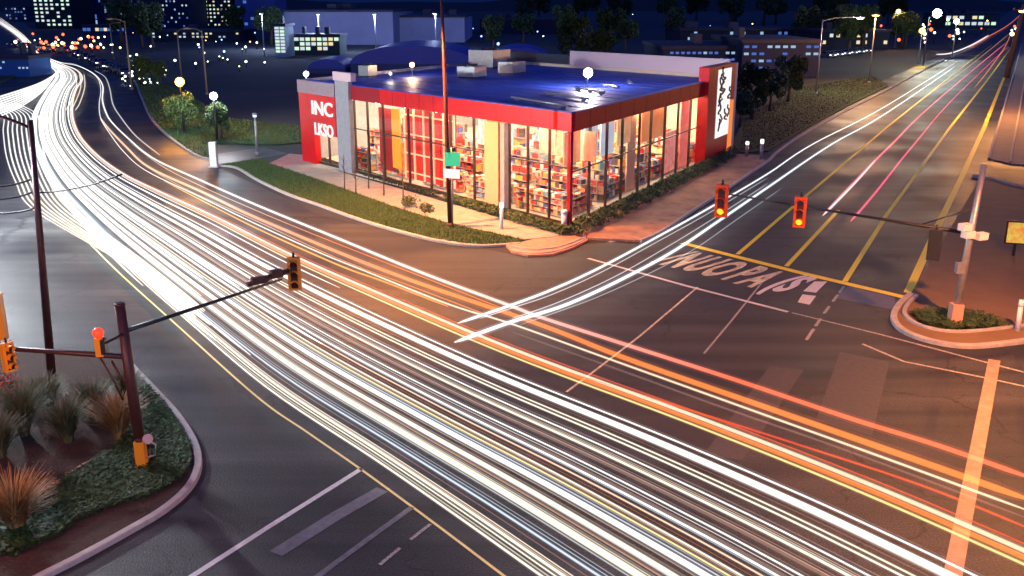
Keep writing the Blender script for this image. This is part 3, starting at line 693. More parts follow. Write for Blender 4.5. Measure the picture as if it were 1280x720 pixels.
# white posts / bollards
def bollard(x, y, h, r, label, m_=M_white, lamp=None):
    p = G(x, y); t = thing('bollard', (p.x, p.y, .1), label, 'bollard')
    MB().tube([(0, 0, 0), (0, 0, h*.78)], r, 12).build('post', m_, t)
    MB().tube([(0, 0, h*.781), (0, 0, h*.82), (0, 0, h)], [r*.7, r*1.2, r*1.05], 12).build('cap', lamp or m_, t)
    MB().tube([(0, 0, -.02), (0, 0, .06)], r*1.6, 12).build('base', M_galv, t)
    return t
M_bl = emat('bollard_lamp', (1, .96, .9), 1.6)
bollard(627, 289, 1.5, .1, 'slim white bollard on the pavement near the store corner', lamp=M_bl)
bollard(476, 212, 1.2, .12, 'white lit bollard by the foot of the grey column', lamp=M_bl)
bollard(933, 197, 1.2, .13, 'lit bollard nearer the sign wall of the two by the right road', M_galv, M_bl)
bollard(951, 201, 1.6, .13, 'lit bollard nearest the traffic of the two by the right road', M_galv, M_bl)
bollard(705, 287, 1.0, .16, 'short white post at the very corner of the store')
bollard(1271, 416, 1.2, .09, 'small white post right of the planted island', M_white)
p = G(268, 209); t = thing('marker_post', (p.x, p.y, 0), 'thick white flat topped marker post at the lawn corner', 'post')
MB().box((0, 0, .95), (.5, .4, 1.9)).build('post', M_white, t, .05); MB().box((0, 0, .04), (.7, .6, .08)).build('base', M_conc, t)
# saplings in front lawn
for i, (x, y, h) in enumerate([(431, 240, 2.3), (445, 245, 1.6), (461, 238, 2.8), (480, 247, 2.4), (504, 253, 1.9)]):
    p = G(x, y); t = thing('sapling', (p.x, p.y, .1), 'bare young sapling on the front lawn, %s from the left' % ('first', 'second', 'third', 'fourth', 'fifth')[i], 'sapling')
    MB().tube([(0, 0, 0), (.03, 0, h*.5), (0, .03, h)], [.05, .035, .015], 7).build('trunk', M_trunk, t)
    tw = MB()
    for q in range(7):
        a = q*1.9; z = h*(.5+.07*q); tw.tube([(0, 0, z), (math.cos(a)*.3, math.sin(a)*.3, z+.4)], [.018, .006], 5)
    tw.build('branches', M_trunk, t)
p = G(513, 262); bush('lawn_shrub', (p.x, p.y, .12), .6, .6, 500, .06, HC+[(.2, .2, .12)], 'small shrub on the front lawn beside the sign pole', 'shrub', 20)
p = G(545, 268); bush('lawn_shrub', (p.x-.5, p.y, .12), .5, .5, 400, .06, HC, 'tiny shrub on the front lawn left of the street sign', 'shrub', 21)

# ------------------------------------------------------------------ street lamps and poles
def light(name, p, col, power, parent=None, r=.25, spot=None):
    L = bpy.data.lights.new(name, 'SPOT' if spot else 'POINT'); L.energy = power; L.color = col; L.shadow_soft_size = r
    if spot: L.spot_size = R(spot); L.spot_blend = .6
    o = bpy.data.objects.new(name, L); COL.objects.link(o); o.location = p
    if parent: o.parent = parent
    return o
ORG, WHT, WRM = (1, .40, .10), (.8, .92, 1), (1, .68, .4)
def lamp_post(x, y, h, arm, label, col, power, m_=M_galv, es=12, group=None, rot=0, lean=(0, 0), head=.45, pos=None, lit=True, cat='street lamp', globe=0, spot=None):
    p = pos or G(x, y)
    if isinstance(lean, tuple) and len(lean) == 1:
        dd = p.y*math.cos(PITCH)+(CH-h)*math.sin(PITCH); v = Matrix.Rotation(-rot, 3, 'Z') @ Vector(((lean[0]-640)/F*dd-p.x, 0, 0)); lean = (v.x, v.y)
    t = thing('street_lamp', (p.x, p.y, .0), label, cat, group, rot)
    lx, ly = lean
    MB().tube([(0, 0, 0), (lx*.5, ly*.5, h*.5), (lx, ly, h)], [.14, .11, .075], 12).build('pole', m_, t)
    MB().tube([(0, 0, 0), (0, 0, .25), (0, 0, .3)], [.24, .24, .15], 12).build('base', m_, t)
    hx, hy = lx, ly
    if arm:
        pts = spline([(lx, ly, h-.25), (lx+arm*.3, ly, h+.12), (lx+arm*.7, ly, h+.25), (lx+arm, ly, h+.22)], 5)
        MB().tube(pts, .05, 8).build('arm', m_, t); hx = lx+arm
    z = h + (.15 if arm else .1)
    MB().ball((hx, hy, z+.1), (head*1.1, head*.55, .14)).build('lamp_housing', m_, t)
    if lit:
        MB().ball((hx, hy, z-.03+globe*.8), globe or (head*.8, head*.42, .13)).build('lamp_glass', emat('lamp_%d_%d' % (int(col[2]*100), es), col, es), t)
        light('lamp_light', (hx, hy, z-.4 if not globe else z+globe*1.9), col, power, t, .3, spot)
    return t
# tall pole behind the street sign: head above the frame
pS = G(563, 285); hS = 13.2
lamp_post(0, 0, hS, 4.0, 'tallest thin lamp post on the lawn edge before the store, its head above the picture', (1, .33, .07), 34000, M_rust, pos=pS, rot=R(215), lean=(551,), spot=124)
# leaning lamp post left
p = G(66, 486); hL = hgt(p, 150)
lamp_post(0, 0, hL, 3.2, 'dark red lamp post at the left with its arm reaching out of the picture', (.85, .85, 1), 2600, M_rust, pos=p, rot=R(180), lean=(38,))
lamp_post(0, 0, 5, .6, 'low street lamp just outside the lower left of the picture', (1, .36, .14), 480, M_rust, pos=Vector((-13.2, 19, 0)), rot=R(0))
lamp_post(0, 0, 10, 2.5, 'street lamp just outside the lower right of the picture', (1, .34, .09), 17000, M_rust, spot=169, pos=Vector((19.5, 24.5, 0)), rot=R(160))
lamp_post(0, 0, 10, 1.2, 'street lamp just below the picture at the bottom left', (.84, .84, 1), 4200, M_rust, pos=Vector((-5, 0.5, 0)), rot=R(90))  # unseen lamp added to brighten the lower left asphalt
lamp_post(1020, 118, hgt(G(1020, 118), 24), 5, 'lamp post with long arm left of the two by the right road verge', WRM, 6000, rot=0, head=.6)
lamp_post(1086, 104, hgt(G(1086, 104), 20), 0, 'lamp post without arm right of the two on the verge', ORG, 9000, head=.7)
lamp_post(1154, 82, hgt(G(1154, 82), 22), 1.5, 'brightest white lamp beside the far right hand road', (.85, 1, .85), 14000, head=1.0, es=40, globe=.85)
lamp_post(1118, 60, hgt(G(1118, 60), 17), 0, 'small orange lamp left of the brightest white lamp', (1, .5, .15), 9000, head=1, es=10, globe=.6)
lamp_post(1148, 78, hgt(G(1148, 78), 42), 0, 'low yellow lamp just under the brightest white lamp', (1, .6, .1), 6000, head=1, es=8, globe=.6)
lamp_post(1190, 72, hgt(G(1190, 72), 30), 0, 'white lamp right of the brightest lamp', (.9, 1, .9), 9000, head=1, es=14, globe=.6)
lamp_post(0, 0, 11, 3, 'street lamp standing on the pavement at the right edge', ORG, 16000, M_rust, pos=G(1296, 150), rot=R(170))
for i, (x, y, yt) in enumerate([(142, 74, 30), (165, 112, 26), (227, 98, 38), (259, 118, 38)]):
    t = lamp_post(x, y, hgt(G(x, y), yt), 2, 'thin unlit lamp post beyond the far lawn, %s from the left' % ('first', 'second', 'third', 'fourth')[i], WRM, 0, mat('ochre_pole', (.4, .3, .16), .5), lit=False, rot=(R(180) if i % 2 else 0))
# park lamps
lamp_post(231, 168, hgt(G(231, 168), 108), 0, 'orange globe lamp on the far lawn', (1, .38, .04), 5500, M_black, head=.4, es=22, globe=.42)
lamp_post(272, 178, hgt(G(272, 178), 125), 0, 'white globe lamp on the far lawn right of the orange one', WHT, 3000, M_black, head=.3, es=22, globe=.34)
lamp_post(386, 150, hgt(G(386, 150), 96), 0, 'white lamp above the left corner of the store', WHT, 1500, M_galv, head=.3, es=22, globe=.28)
p = G(322, 194); t = lamp_post(322, 194, hgt(p, 146), 0, 'small white topped post on the lawn left of the store', WHT, 40, M_galv, head=.2, es=2)
# roof lamps
def roof_lamp(x, y, z, h, col, power, es, r, label):
    p = G(x, y, z); t = thing('roof_lamp', (p.x, p.y, ZR), label, 'flood lamp'); h = z-ZR
    MB().tube([(0, 0, 0), (0, 0, h)], .05, 8).build('pole', M_galv, t); MB().box((0, 0, .03), (.4, .4, .06)).build('base', M_galv, t)
    MB().ball((0, 0, h), r).build('lamp_glass', emat('roof_lamp_%d' % x, col, es), t); light('lamp_light', (0, 0, h+r+.15), col, power, t, .2)
roof_lamp(735, 91, ZR+1.0, 1, (1, .82, .86), 2600, 30, .34, 'brilliant pinkish white flood lamp on the store roof')
roof_lamp(515, 81, ZR+.9, 1, (1, .6, .35), 500, 14, .2, 'small warm lamp at the back of the blue roof')
roof_lamp(488, 92, ZR+.5, 1, (1, .9, .8), 60, 4, .12, 'tiny pale lamp at the back left of the roof')
for x, y, q, lb in ((400, 66, 1, 'left'), (470, 66, 1, 'middle'), (545, 63, 1, 'right'), (330, 62, 1, 'far left')):  # lamp posts added to light the hall fronts
    lamp_post(x, y, 9, 0, 'pale lamp before the big white hall, %s one' % lb, (.5, .62, 1), 11000, head=.5, es=3)
lamp_post(0, 0, 9, 1.5, 'white street lamp just outside the left edge by the wide bundle', (.88, .95, 1), 30000, pos=Vector((-34, 50, 0)))  # unseen lamp added to wash the left road in white light
# utility pole right
p = G(1258, 97); t = thing('utility_pole', p, 'dark wooden utility pole at the top right beside the road', 'utility pole')
hU = hgt(p, 6); MB().tube([(0, 0, 0), (.6, 0, hU*.5), (1.25, 0, hU)], [.5, .42, .34], 12).build('pole', M_wood, t)
MB().box((1.1, 0, hU*.93), (3.5, .15, .2)).build('crossarm', M_wood, t)
for q in (-1.4, 0, 1.4): MB().tube([(1.1+q, 0, hU*.93+.1), (1.1+q, 0, hU*.93+.4)], .08, 8).build('insulator', M_galv, t)
# street sign before the pole
p = G(566, 288); t = thing('street_sign', (p.x, p.y, .1), 'green and white street name signs on a short pale post in front of the store', 'street sign')
h_ = hgt(p, 186); d = PX(p)[2]
MB().tube([(0, 0, 0), (0, 0, h_)], .045, 10).build('post', M_galv, t)
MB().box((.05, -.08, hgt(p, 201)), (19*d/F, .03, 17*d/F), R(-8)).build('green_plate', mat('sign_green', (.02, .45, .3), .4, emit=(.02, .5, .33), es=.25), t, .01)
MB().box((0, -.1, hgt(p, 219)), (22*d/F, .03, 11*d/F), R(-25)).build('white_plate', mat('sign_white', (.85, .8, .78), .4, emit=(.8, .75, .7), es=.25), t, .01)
MB().box((.2, -.05, hgt(p, 224)), (18*d/F, .03, 7*d/F), R(-25)).build('red_plate', mat('sign_red', (.7, .1, .1), .4), t)
MB().box((0, 0, hgt(p, 190)), (12*d/F, .03, 5*d/F), R(30)).build('dark_plate', mat('sign_dark', (.02, .15, .1), .4), t)

# ------------------------------------------------------------------ traffic signals
M_lens_off = mat('dark_lens', (.05, .01, .01), .2)
def signal(p, H_, face, label, group=None, lit=None, hm=None, arm_side=None):
    "three lamp signal head, height H_, top-level thing hanging from a mast arm; face = heading of the lenses"
    t = thing('traffic_signal', p, label, 'traffic signal', group, face)
    s = H_/1.1; hm = hm or M_orange
    MB().box((0, .0, 0), (.42*s, .22*s, 1.1*s)).build('housing', hm, t, .03*s)
    MB().box((0, -.116*s, 0), (.22*s, .012*s, .94*s)).build('door', mat('signal_door', (.08, .01, .01), .4), t)
    cols = {'r': (1, .03, .01), 'y': (1, .5, .02), 'g': (.05, 1, .4)}
    for k, c in zip((1, 0, -1), 'ryg'):
        on = lit and c in lit
        MB().tube([(0, -.12*s, k*.34*s), (0, -.14*s, k*.34*s)], .115*s, 16).build('lens', emat('lens_'+c, cols[c], 5) if on else M_lens_off, t)
        v = MB(); n = 12
        for i in range(n):
            a0, a1 = -.35+i*(math.pi+.7)/n, -.35+(i+1)*(math.pi+.7)/n; r = .13*s
            q = [(math.cos(a)*r, yy, k*.34*s+math.sin(a)*r) for a, yy in ((a0, -.123*s), (a1, -.123*s), (a1, -.33*s), (a0, -.33*s))]
            v.face(q); q2 = [(x*1.06, y_, (z-k*.34*s)*1.06+k*.34*s) for x, y_, z in q]; v.face(q2[::-1])
        v.build('visor', hm, t)
    MB().tube([(0, 0, .551*s), (0, 0, .72*s)], .04*s, 8).build('bracket', M_black, t)
    return t
# near left mast
pb = G(179, 584); pole_h = hgt(pb, 386)
t = thing('signal_mast', (pb.x, pb.y, .1), 'brown signal pole with two mast arms in the planted corner', 'signal mast')
MB().tube([(0, 0, 0), (-.1, 0, pole_h)], [.15, .13], 14).build('pole', M_rust, t)
MB().tube([(-.1, 0, pole_h+.001), (-.1, 0, pole_h+.06)], [.15, .1], 14).build('cap', M_rust, t)
MB().tube([(0, 0, 0), (0, 0, .3)], .24, 14).build('base', M_rust, t)
zA = hgt(pb, 414); e = G(352, 349, zA)-Vector((pb.x, pb.y, .1))
e.z = zA-.1; MB().tube([(-.05, 0, zA-.1), e*.5+Vector((0, 0, (zA-.1)*.5)), e], [.06, .05, .035], 10).build('mast_arm', M_black, t)
zB = hgt(pb, 446); e2 = G(-30, 433, zB)-Vector((pb.x, pb.y, .1)); e2.z = zB-.1
MB().tube([(-.05, 0, zB-.1), e2], [.075, .06], 10).build('mast_arm', M_rust, t)
s1 = G(131, 428, zA)-Vector((pb.x, pb.y, .1)); s1.z = zA-.12
MB().tube([(-.05, 0, zA-.15), s1], [.045, .035], 8).build('brace', M_black, t)
pt = G(122, 438, zB+.1)-Vector((pb.x, pb.y, .1))
MB().tube([(-.1, 0, zB-1.1), (-.5, 0, zB-.2)], .035, 8).build('brace', M_rust, t)
MB().tube([pt+Vector((0, 0, -.1)), pt+Vector((.35, 0, -.9)), pt+Vector((.5, 0, -1.4))], .03, 8).build('brace', M_rust, t)
sg = G(368, 342, zA-.05)
signal(sg, 1.06, R(8), 'orange backed signal hanging over the wide light bundle', lit=None)
c = G(338, 347, zA)
t = thing('camera_bracket', c, 'dark cluttered bracket on the arm end beside the hanging signal', 'bracket', rz=R(35))
MB().tube([(-.75, 0, -.1), (.6, 0, .12)], .09, 10).build('tube', M_rust, t); MB().box((-.35, 0, -.02), (.5, .2, .2)).build('camera', M_rust, t, .03); MB().box((.2, 0, .1), (.35, .22, .24)).build('clamp', M_rust, t, .03)
sp = G(124, 428, zB+.35)
tl = thing('red_beacon', sp, 'round red lamp head raised on the left mast arm', 'signal', rz=R(5))
MB().ball((0, 0, .26), (.15, .14, .15)).build('lamp', mat('red_glow', (.9, .05, .02), .4, emit=(1, .06, .02), es=1.0), tl)
MB().box((0, 0, -.12), (.2, .2, .5)).build('housing', M_orange, tl, .03); MB().box((.12, -.02, -.1), (.12, .24, .4)).build('backplate', M_black, tl, .02)
ob = G(0, 400, zB+.5)
tl = thing('sign_box', ob, 'large orange sign box cut by the left edge of the picture', 'sign', rz=R(12))
MB().box((-.28, 0, .1), (.8, .3, 1.3)).build('box', M_orange, tl, .04); MB().box((-.28, .17, .1), (.7, .03, 1.2)).build('back_panel', M_rust, tl)
ob = G(10, 446, zB-.1); signal(ob, .8, R(60), 'dark orange signal under the left end of the mast arm')
# push button box
p = G(178, 585); t = thing('push_button', (p.x+.1, p.y-.22, .1), 'orange push button post with round top by the left signal pole', 'push button')
MB().box((0, 0, .42), (.26, .2, .75)).build('box', M_orange, t, .02); MB().tube([(.22, -.02, .85), (.22, .06, .85)], .13, 16).build('dial', mat('pinkish_dial', (.7, .5, .45), .4), t)
MB().tube([(.12, 0, .3), (.38, 0, .4), (.42, 0, .7), (.3, 0, .78)], .025, 8).build('hoop', M_conc, t); MB().box((0, 0, .82), (.16, .16, .05)).build('cap', M_rust, t)
# wires left
def wire(a, b, sag, r, label, m_=M_black):
    pts = [a.lerp(b, i/16) - Vector((0, 0, sag*4*(i/16)*(1-i/16))) for i in range(17)]
    return tag(MB().tube(pts, r, 6).build('cable', m_), label, 'cable')
bl = G(66, 486)
for i, (y0, y1, lb) in enumerate([(226, 225, 'upper'), (242, 241, 'middle'), (262, 257, 'lower')]):
    zz = hgt(bl, y0); wire(G(-40, y1+4, zz), Vector((bl.x+.15, bl.y+.2, zz)), .15, .03, '%s dark cable from the left lamp post out of the picture' % lb)
zz = hgt(bl, 243); wire(Vector((bl.x+.2, bl.y+.25, zz)), G(152, 218, zz+1.0), .12, .028, 'dark cable arm from the left lamp post towards the light bundle')
# right mast
pr = G(1192, 407); hR = hgt(pr, 205)
t = thing('signal_mast', (pr.x, pr.y, .1), 'grey signal pole with a long mast arm on the planted island', 'signal mast')
lean = .55
def rp(z): return Vector((lean*z/hR*.55, 0, z))
MB().tube([(0, 0, 0), rp(hR*.5), rp(hR-.1)], [.17, .13, .1], 14).build('pole', M_galv, t)
MB().box((0, -.02, .4), (.42, .4, .8)).build('base_cabinet', mat('salmon_box', (.7, .33, .22), .6), t, .03)
zR = hgt(pr, 292); ea = G(906, 242, zR)-Vector((pr.x, pr.y, .1)); ea.z = zR-.1
MB().tube([rp(zR-.1), ea], [.075, .035], 10).build('mast_arm', M_black, t)
MB().tube([rp(zR+.9), rp(zR-.1).lerp(ea, .18)], .025, 6).build('stay', M_black, t)
for q, (dx, dz) in enumerate([(-.35, .2), (-.2, -.08), (.3, -.15)]):
    MB().box((rp(zR).x+dx, -.2, zR+dz), (.42, .3, .26), R(20)).build('crossing_signal', mat('pale_housing', (.7, .7, .7), .4), t, .04)
MB().box((-.12, -.12, hgt(pr, 337)), (.3, .25, .4)).build('controller', M_galv, t, .03)
for x, y, H_, lit, lb in [(902, 251, 1.42, 'g', 'orange red signal at the far end of the right mast arm'), (1000, 265, 1.28, 'g', 'orange red signal on the middle of the right mast arm')]:
    signal(G(x, y, zR), H_, R(-20), lb, lit=None, hm=mat('red_orange_housing', (1, .12, .015), .4))
sg = bpy.data.objects
p = G(1168, 306, zR-.2); signal(p, 1.15, R(150), 'black signal turned away just left of the right pole', hm=M_black)
# amber glints: lenses of the two right signals are lit amber
for o in bpy.data.objects:
    if o.name.startswith('lens') and o.parent and 'right mast arm' in o.parent.get('label', ''):
        zc = sum(v.co.z for v in o.data.vertices)/len(o.data.vertices)
        if zc < -.1: o.data.materials[0] = emat('lens_amber', (1, .45, .02), 1.8)
# lit display right
p = G(1266, 322); t = thing('poster_case', p, 'glowing orange and green poster case at the right edge', 'poster case', rz=R(-15))
MB().box((0, 0, .55), (.12, .12, 1.1)).build('post', M_black, t)
hh = hgt(p, 278); h0 = hgt(p, 303)
m_ = mat('colour_print', (.8, .1, .03), .5, noise=(.5, .7, .1), scale=3); b_ = m_.node_tree.nodes['Principled BSDF']
m_.node_tree.links.new(b_.inputs['Base Color'].links[0].from_socket, b_.inputs['Emission Color']); b_.inputs['Emission Strength'].default_value = .6
MB().box((0, -.1, (hh+h0)/2), (.85, .06, hh-h0)).build('print', m_, t); MB().box((0, 0, (hh+h0)/2), (1.0, .12, hh-h0+.15)).build('case', M_black, t, .02)

# ------------------------------------------------------------------ background buildings
WIN = [emat('window_lit_%d' % i, c, s) for i, (c, s) in enumerate([((.7, 1, .75), .9), ((1, .85, .5), .8), ((.5, .75, 1), .6), ((.8, .95, 1), .7), ((.15, .3, 1), .45)])]
def bldg(x0, x1, yb, yt, depth, label, wallc, nx, nz, lit, wmix, seed, pane=(.5, .5), name='office_building', roof=True, z0=1.0):
    rn = random.Random(seed); a = G(x0, yb); b = G(x1, yb); mid = (a+b)/2; h = hgt(mid, yt); wd = (b-a).length
    t = thing(name, mid, label, 'building', rz=math.atan2((b-a).y, (b-a).x))
    MB().box((0, depth/2, h/2), (wd, depth, h)).build('wall', mat('wall_%d' % seed, wallc, .8, noise=tuple(c*1.3 for c in wallc), scale=.1), t)
    MB().box((0, depth/2, h+.3), (wd+.6, depth+.6, .6)).build('roof', mat('far_roof', (.03, .03, .05), .7), t)
    for q in range(rn.randint(1, 3)):
        MB().box((rn.uniform(-.35, .35)*wd, depth*rn.uniform(.2, .6), h+1.3), (wd*rn.uniform(.06, .14), depth*.2, 1.9)).build('roof_plant', mat('roof_plant', (.05, .05, .08), .7), t)
    me = {}; cw, chh = wd/nx, (h-z0)/nz; cnt = 0
    cand = [(i, j) for i in range(nx) for j in range(nz)]; rn.shuffle(cand)
    for (i, j) in cand:
        if rn.random() > lit or cnt >= 100: continue
        k = rn.choice(wmix)
        if k not in me:
            o = MB().box((0, 0, 0), (cw*pane[0], .12, chh*pane[1])).build('window', WIN[k], t); me[k] = o.data; cnt += 1
        else:
            o = bpy.data.objects.new('window', me[k]); COL.objects.link(o); o.parent = t; cnt += 1
        o.location = (-wd/2+cw*(i+.5), -.04, z0+chh*(j+.5))
    return t
bldg(45, 92, 36, -12, 25, 'dark tower with bright greenish windows at the top left', (.015, .02, .03), 7, 9, .75, [0, 0, 3], 1)
bldg(8, 34, 27, 9, 20, 'small block with bluish windows at the far top left', (.02, .03, .06), 7, 4, .6, [2, 4], 2)
bldg(93, 150, 34, -25, 30, 'tower with tall narrow purple blue strips of wall and few lights', (.03, .025, .09), 9, 8, .2, [4, 2], 3, (.3, .8))
bldg(151, 238, 38, -22, 30, 'wide dark blue office block with scattered pale windows', (.012, .018, .05), 18, 11, .4, [2, 4, 3], 4, (.35, .4))
bldg(239, 291, 36, -20, 30, 'office block thick with green and yellow lit windows', (.015, .025, .04), 11, 11, .7, [0, 0, 1, 3], 5, (.45, .4))
bldg(296, 345, 36, -8, 25, 'plain grey blue slab block left of the white hall', (.09, .12, .3), 6, 6, .12, [4], 6)
bldg(104, 156, 44, 33, 18, 'low building with glowing blue roof band', (.02, .03, .08), 10, 1, .8, [4, 1], 7, (.8, .5))
bldg(190, 300, 52, 40, 20, 'long dark low building with a row of pale lights', (.01, .015, .03), 20, 2, .35, [2, 3, 1], 8)
bldg(345, 358, 72, 33, 9, 'slim greenish white lit stair tower by the white hall', (.25, .35, .4), 2, 8, 1.0, [3, 0], 9, (.8, .7))
bldg(368, 425, 69, 46, 10, 'shop front glowing yellow green under the white hall', (.03, .05, .05), 8, 3, .9, [0, 1, 3], 10, (.75, .7))
bldg(0, 38, 96, 74, 8, 'blue roofed low shed at the left edge behind the bank', (.02, .09, .3), 8, 2, .4, [2, 3], 11, (.5, .3))
a = bldg(357, 492, 56, 15, 60, 'large plain grey white hall in the background', (.22, .23, .36), 10, 3, .0, [2], 12)
bldg(494, 581, 53, 22, 60, 'paler plain white hall extension right of the large hall', (.3, .31, .45), 5, 2, .0, [2], 13)
bldg(828, 925, 94, 62, 25, 'long low building with blue lit window rows behind the sign wall', (.012, .018, .06), 14, 3, .55, [4, 4, 2], 14, (.6, .35))
bldg(926, 1022, 97, 54, 25, 'low building with three rows of blue windows left of the verge', (.012, .018, .06), 10, 4, .6, [4, 4, 2], 15, (.6, .35))
bldg(850, 1000, 56, 38, 30, 'distant dark building with a violet sign strip', (.01, .012, .03), 20, 2, .2, [4, 2], 16)
bldg(600, 700, 42, 25, 30, 'distant dark low building behind the tree', (.008, .01, .03), 12, 2, .1, [1, 4], 17)
bldg(1025, 1110, 62, 40, 25, 'dark low building behind the two verge lamp posts', (.012, .014, .03), 10, 2, .35, [3, 1], 18)
bldg(1180, 1245, 36, 18, 25, 'far shops with greenish lights at the end of the road', (.04, .06, .06), 8, 2, .8, [0, 3, 1], 19, (.7, .5))
# blue barrel roofs behind the store
def barrel(x0, x1, yb, yt, depth, label, seed):
    a = G(x0, yb); b = G(x1, yb); mid = (a+b)/2; h = hgt(mid, yt); wd = (b-a).length
    t = thing('barrel_roof_hall', mid, label, 'hall', rz=math.atan2((b-a).y, (b-a).x)); n = 16; mb = MB()
    prof = [(wd/2*math.cos(math.pi*i/n), h*.35+h*.65*math.sin(math.pi*i/n)) for i in range(n+1)]
    for (xa, za), (xb, zb) in zip(prof, prof[1:]): mb.face([(xa, 0, za), (xb, 0, zb), (xb, depth, zb), (xa, depth, za)])
    mb.face([(x, 0, z) for x, z in prof][::-1]); mb.build('roof', mat('blue_barrel', (.01, .025, .3), .5, noise=(.015, .04, .4), scale=.1, emit=(.01, .03, .5), es=.0), t)
    MB().box((0, depth/2, h*.17), (wd*.99, depth-.1, h*.345)).build('wall', mat('barrel_wall', (.03, .05, .15), .7), t)
    return t
barrel(438, 592, 92, 57, 25, 'wide blue barrel roofed hall behind the store', 1)
barrel(610, 692, 92, 60, 20, 'smaller blue barrel roofed hall behind the store at its right', 2)
barrel(385, 432, 92, 74, 12, 'lowest blue barrel roof behind the left store corner', 3)
# ------------------------------------------------------------------ trees
def crown_mesh(seed, n, r, h, cols, size):
    rn = random.Random(seed); mb = MB(); blobs = []
    for k in range(16):
        a = rn.uniform(0, 6.28); q = rn.random()**.5*.65*r; z = rn.uniform(-.4, .45)*h
        blobs.append((Vector((math.cos(a)*q, math.sin(a)*q, z)), r*rn.uniform(.22, .42)))
    for k in range(n):
        c, br = rn.choice(blobs); v = Vector((rn.gauss(0, 1), rn.gauss(0, 1), rn.gauss(0, 1))).normalized()*br*rn.uniform(.6, 1.1)
        p = c+v; qq = rn.uniform(.6, 1.4); col = tuple(x*qq for x in rn.choice(cols)); u = Vector((rn.gauss(0, 1), rn.gauss(0, 1), rn.gauss(0, 1))).normalized(); w_ = u.orthogonal().normalized(); s = size*rn.uniform(.6, 1.4)
        mb.face([p-u*s, p-w_*s*.6, p+u*s, p+w_*s*.6], col)
    return mb
def tree_proto(seed, r, h, n, cols, size):
    t = thing('tree', (0, -500, 0), 'tree', 'tree'); th = h*.45
    mb = MB().tube([(0, 0, 0), (.05*r, 0, th*.6), (0, .05*r, th*1.3)], [.05*h, .035*h, .02*h], 8)
    rn = random.Random(seed)
    for k in range(6):
        a = k*1.05; mb.tube([(0, 0, th*(.7+.08*k)), (math.cos(a)*r*.3, math.sin(a)*r*.3, th*(1.0+.08*k)), (math.cos(a)*r*.55, math.sin(a)*r*.55, th*(1.3+.1*k))], [.018*h, .012*h, .004*h], 6)
    mb.build('trunk', M_trunk, t)
    c = crown_mesh(seed, n, r, h*.7, cols, size).build('crown', M_leafcol, t); c.location.z = h*.66
    return t
DG = [(.03, .06, .02), (.045, .08, .025), (.06, .1, .03)]
LG = [(.1, .17, .04), (.14, .2, .06), (.07, .12, .03)]
protos = [tree_proto(1, 4, 9, 2600, DG, .3), tree_proto(2, 3.6, 8, 2400, DG, .3), tree_proto(3, 3, 5.5, 2600, LG, .2)]
used = set()
def tree(x, y, s, k, label, group=None):
    p = G(x, y); o = protos[k]
    if k in used: o = copy_tree(o)
    used.add(k); o.location = p; o.scale = (s,)*3; o.rotation_euler.z = x; o['label'] = label
    if group: o['group'] = group
    return o
tree(180, 108, .75, 2, 'bright green bushy tree left of the far lawn, nearest the road')
tree(200, 106, .6, 2, 'bright green bushy tree next to the orange lamp')
tree(232, 166, .62, 2, 'small tree lit orange round the orange globe lamp')
tree(276, 175, .42, 1, 'small dark tree round the white globe lamp')
tree(720, 88, 1.05, 0, 'round dark tree behind the roof flood lamp')
tree(752, 86, .9, 1, 'dark tree right of the round one behind the store roof')
for i, (x, y, s, k) in enumerate([(940, 150, .62, 0), (962, 140, .6, 1), (925, 160, .45, 1), (985, 128, .6, 0)]):
    tree(x, y, s, k, 'dark tree beyond the sign wall, %s from the sign' % ('second', 'third', 'nearest', 'farthest')[i])
rn = random.Random(5)
for i in range(26):
    x = rn.choice([rn.uniform(100, 350), rn.uniform(590, 850), rn.uniform(1000, 1160)]); y = rn.uniform(48, 66)
    tree(x, y, rn.uniform(.9, 1.5), rn.choice((0, 1)), 'dark tree among the distant lots behind the store', 'dark trees in the distance')
for i in range(16):
    tree(rn.uniform(560, 1130), rn.uniform(27, 36), rn.uniform(1.6, 2.6), rn.choice((0, 1)), 'tree on the dark skyline', 'trees on the skyline')
hl = MB(); N = 60
for i in range(N):
    xa, xb = -1500+3000*i/N, -1500+3000*(i+1)/N
    f_ = lambda x: 17+5*math.sin(x*.004)+3*math.sin(x*.013)+2*math.sin(x*.03)
    hl.face([(xa, 1400, 0), (xb, 1400, 0), (xb, 1560, f_(xb)), (xa, 1560, f_(xa))]); hl.face([(xa, 1560, f_(xa)), (xb, 1560, f_(xb)), (xb, 1900, 0), (xa, 1900, 0)])
struct('hills', hl, mat('far_hill', (.015, .02, .02), .95), 'low dark ridge on the horizon', 'hills')
# distant lamps
cols = {'w': emat('far_white', (.9, 1, .85), 5), 'y': emat('far_yellow', (1, .75, .25), 5), 'r': emat('far_red', (1, .12, .04), 3.5), 'b': emat('far_blue', (.25, .4, 1), 4)}
cn = {'w': 'white', 'y': 'yellow', 'r': 'red', 'b': 'blue'}
def far_lamp(x, y, up, c, r, label=None):
    p = G(x, y); h = hgt(p, y-up); t = thing('lamp_standard', p, label or '%s distant light on a post among the dark lots' % cn[c], 'lamp', None if label else '%s distant lights' % cn[c])
    MB().tube([(0, 0, 0), (0, 0, h)], .1, 6).build('pole', M_black, t); MB().ball((0, 0, h+r*.7), r, 1).build('lamp_glass', cols[c], t)
for i in range(48): far_lamp(rn.uniform(20, 130), rn.uniform(50, 68), rn.uniform(2, 8), rn.choice('wyrrr'), rn.uniform(.18, .5))
for i in range(44): far_lamp(rn.uniform(120, 345), rn.uniform(46, 92), rn.uniform(3, 9), rn.choice('wwyb'), rn.uniform(.12, .3))
for i in range(30): far_lamp(rn.uniform(590, 1020), rn.uniform(30, 62), rn.uniform(3, 12), rn.choice('ywb'), rn.uniform(.2, .45))
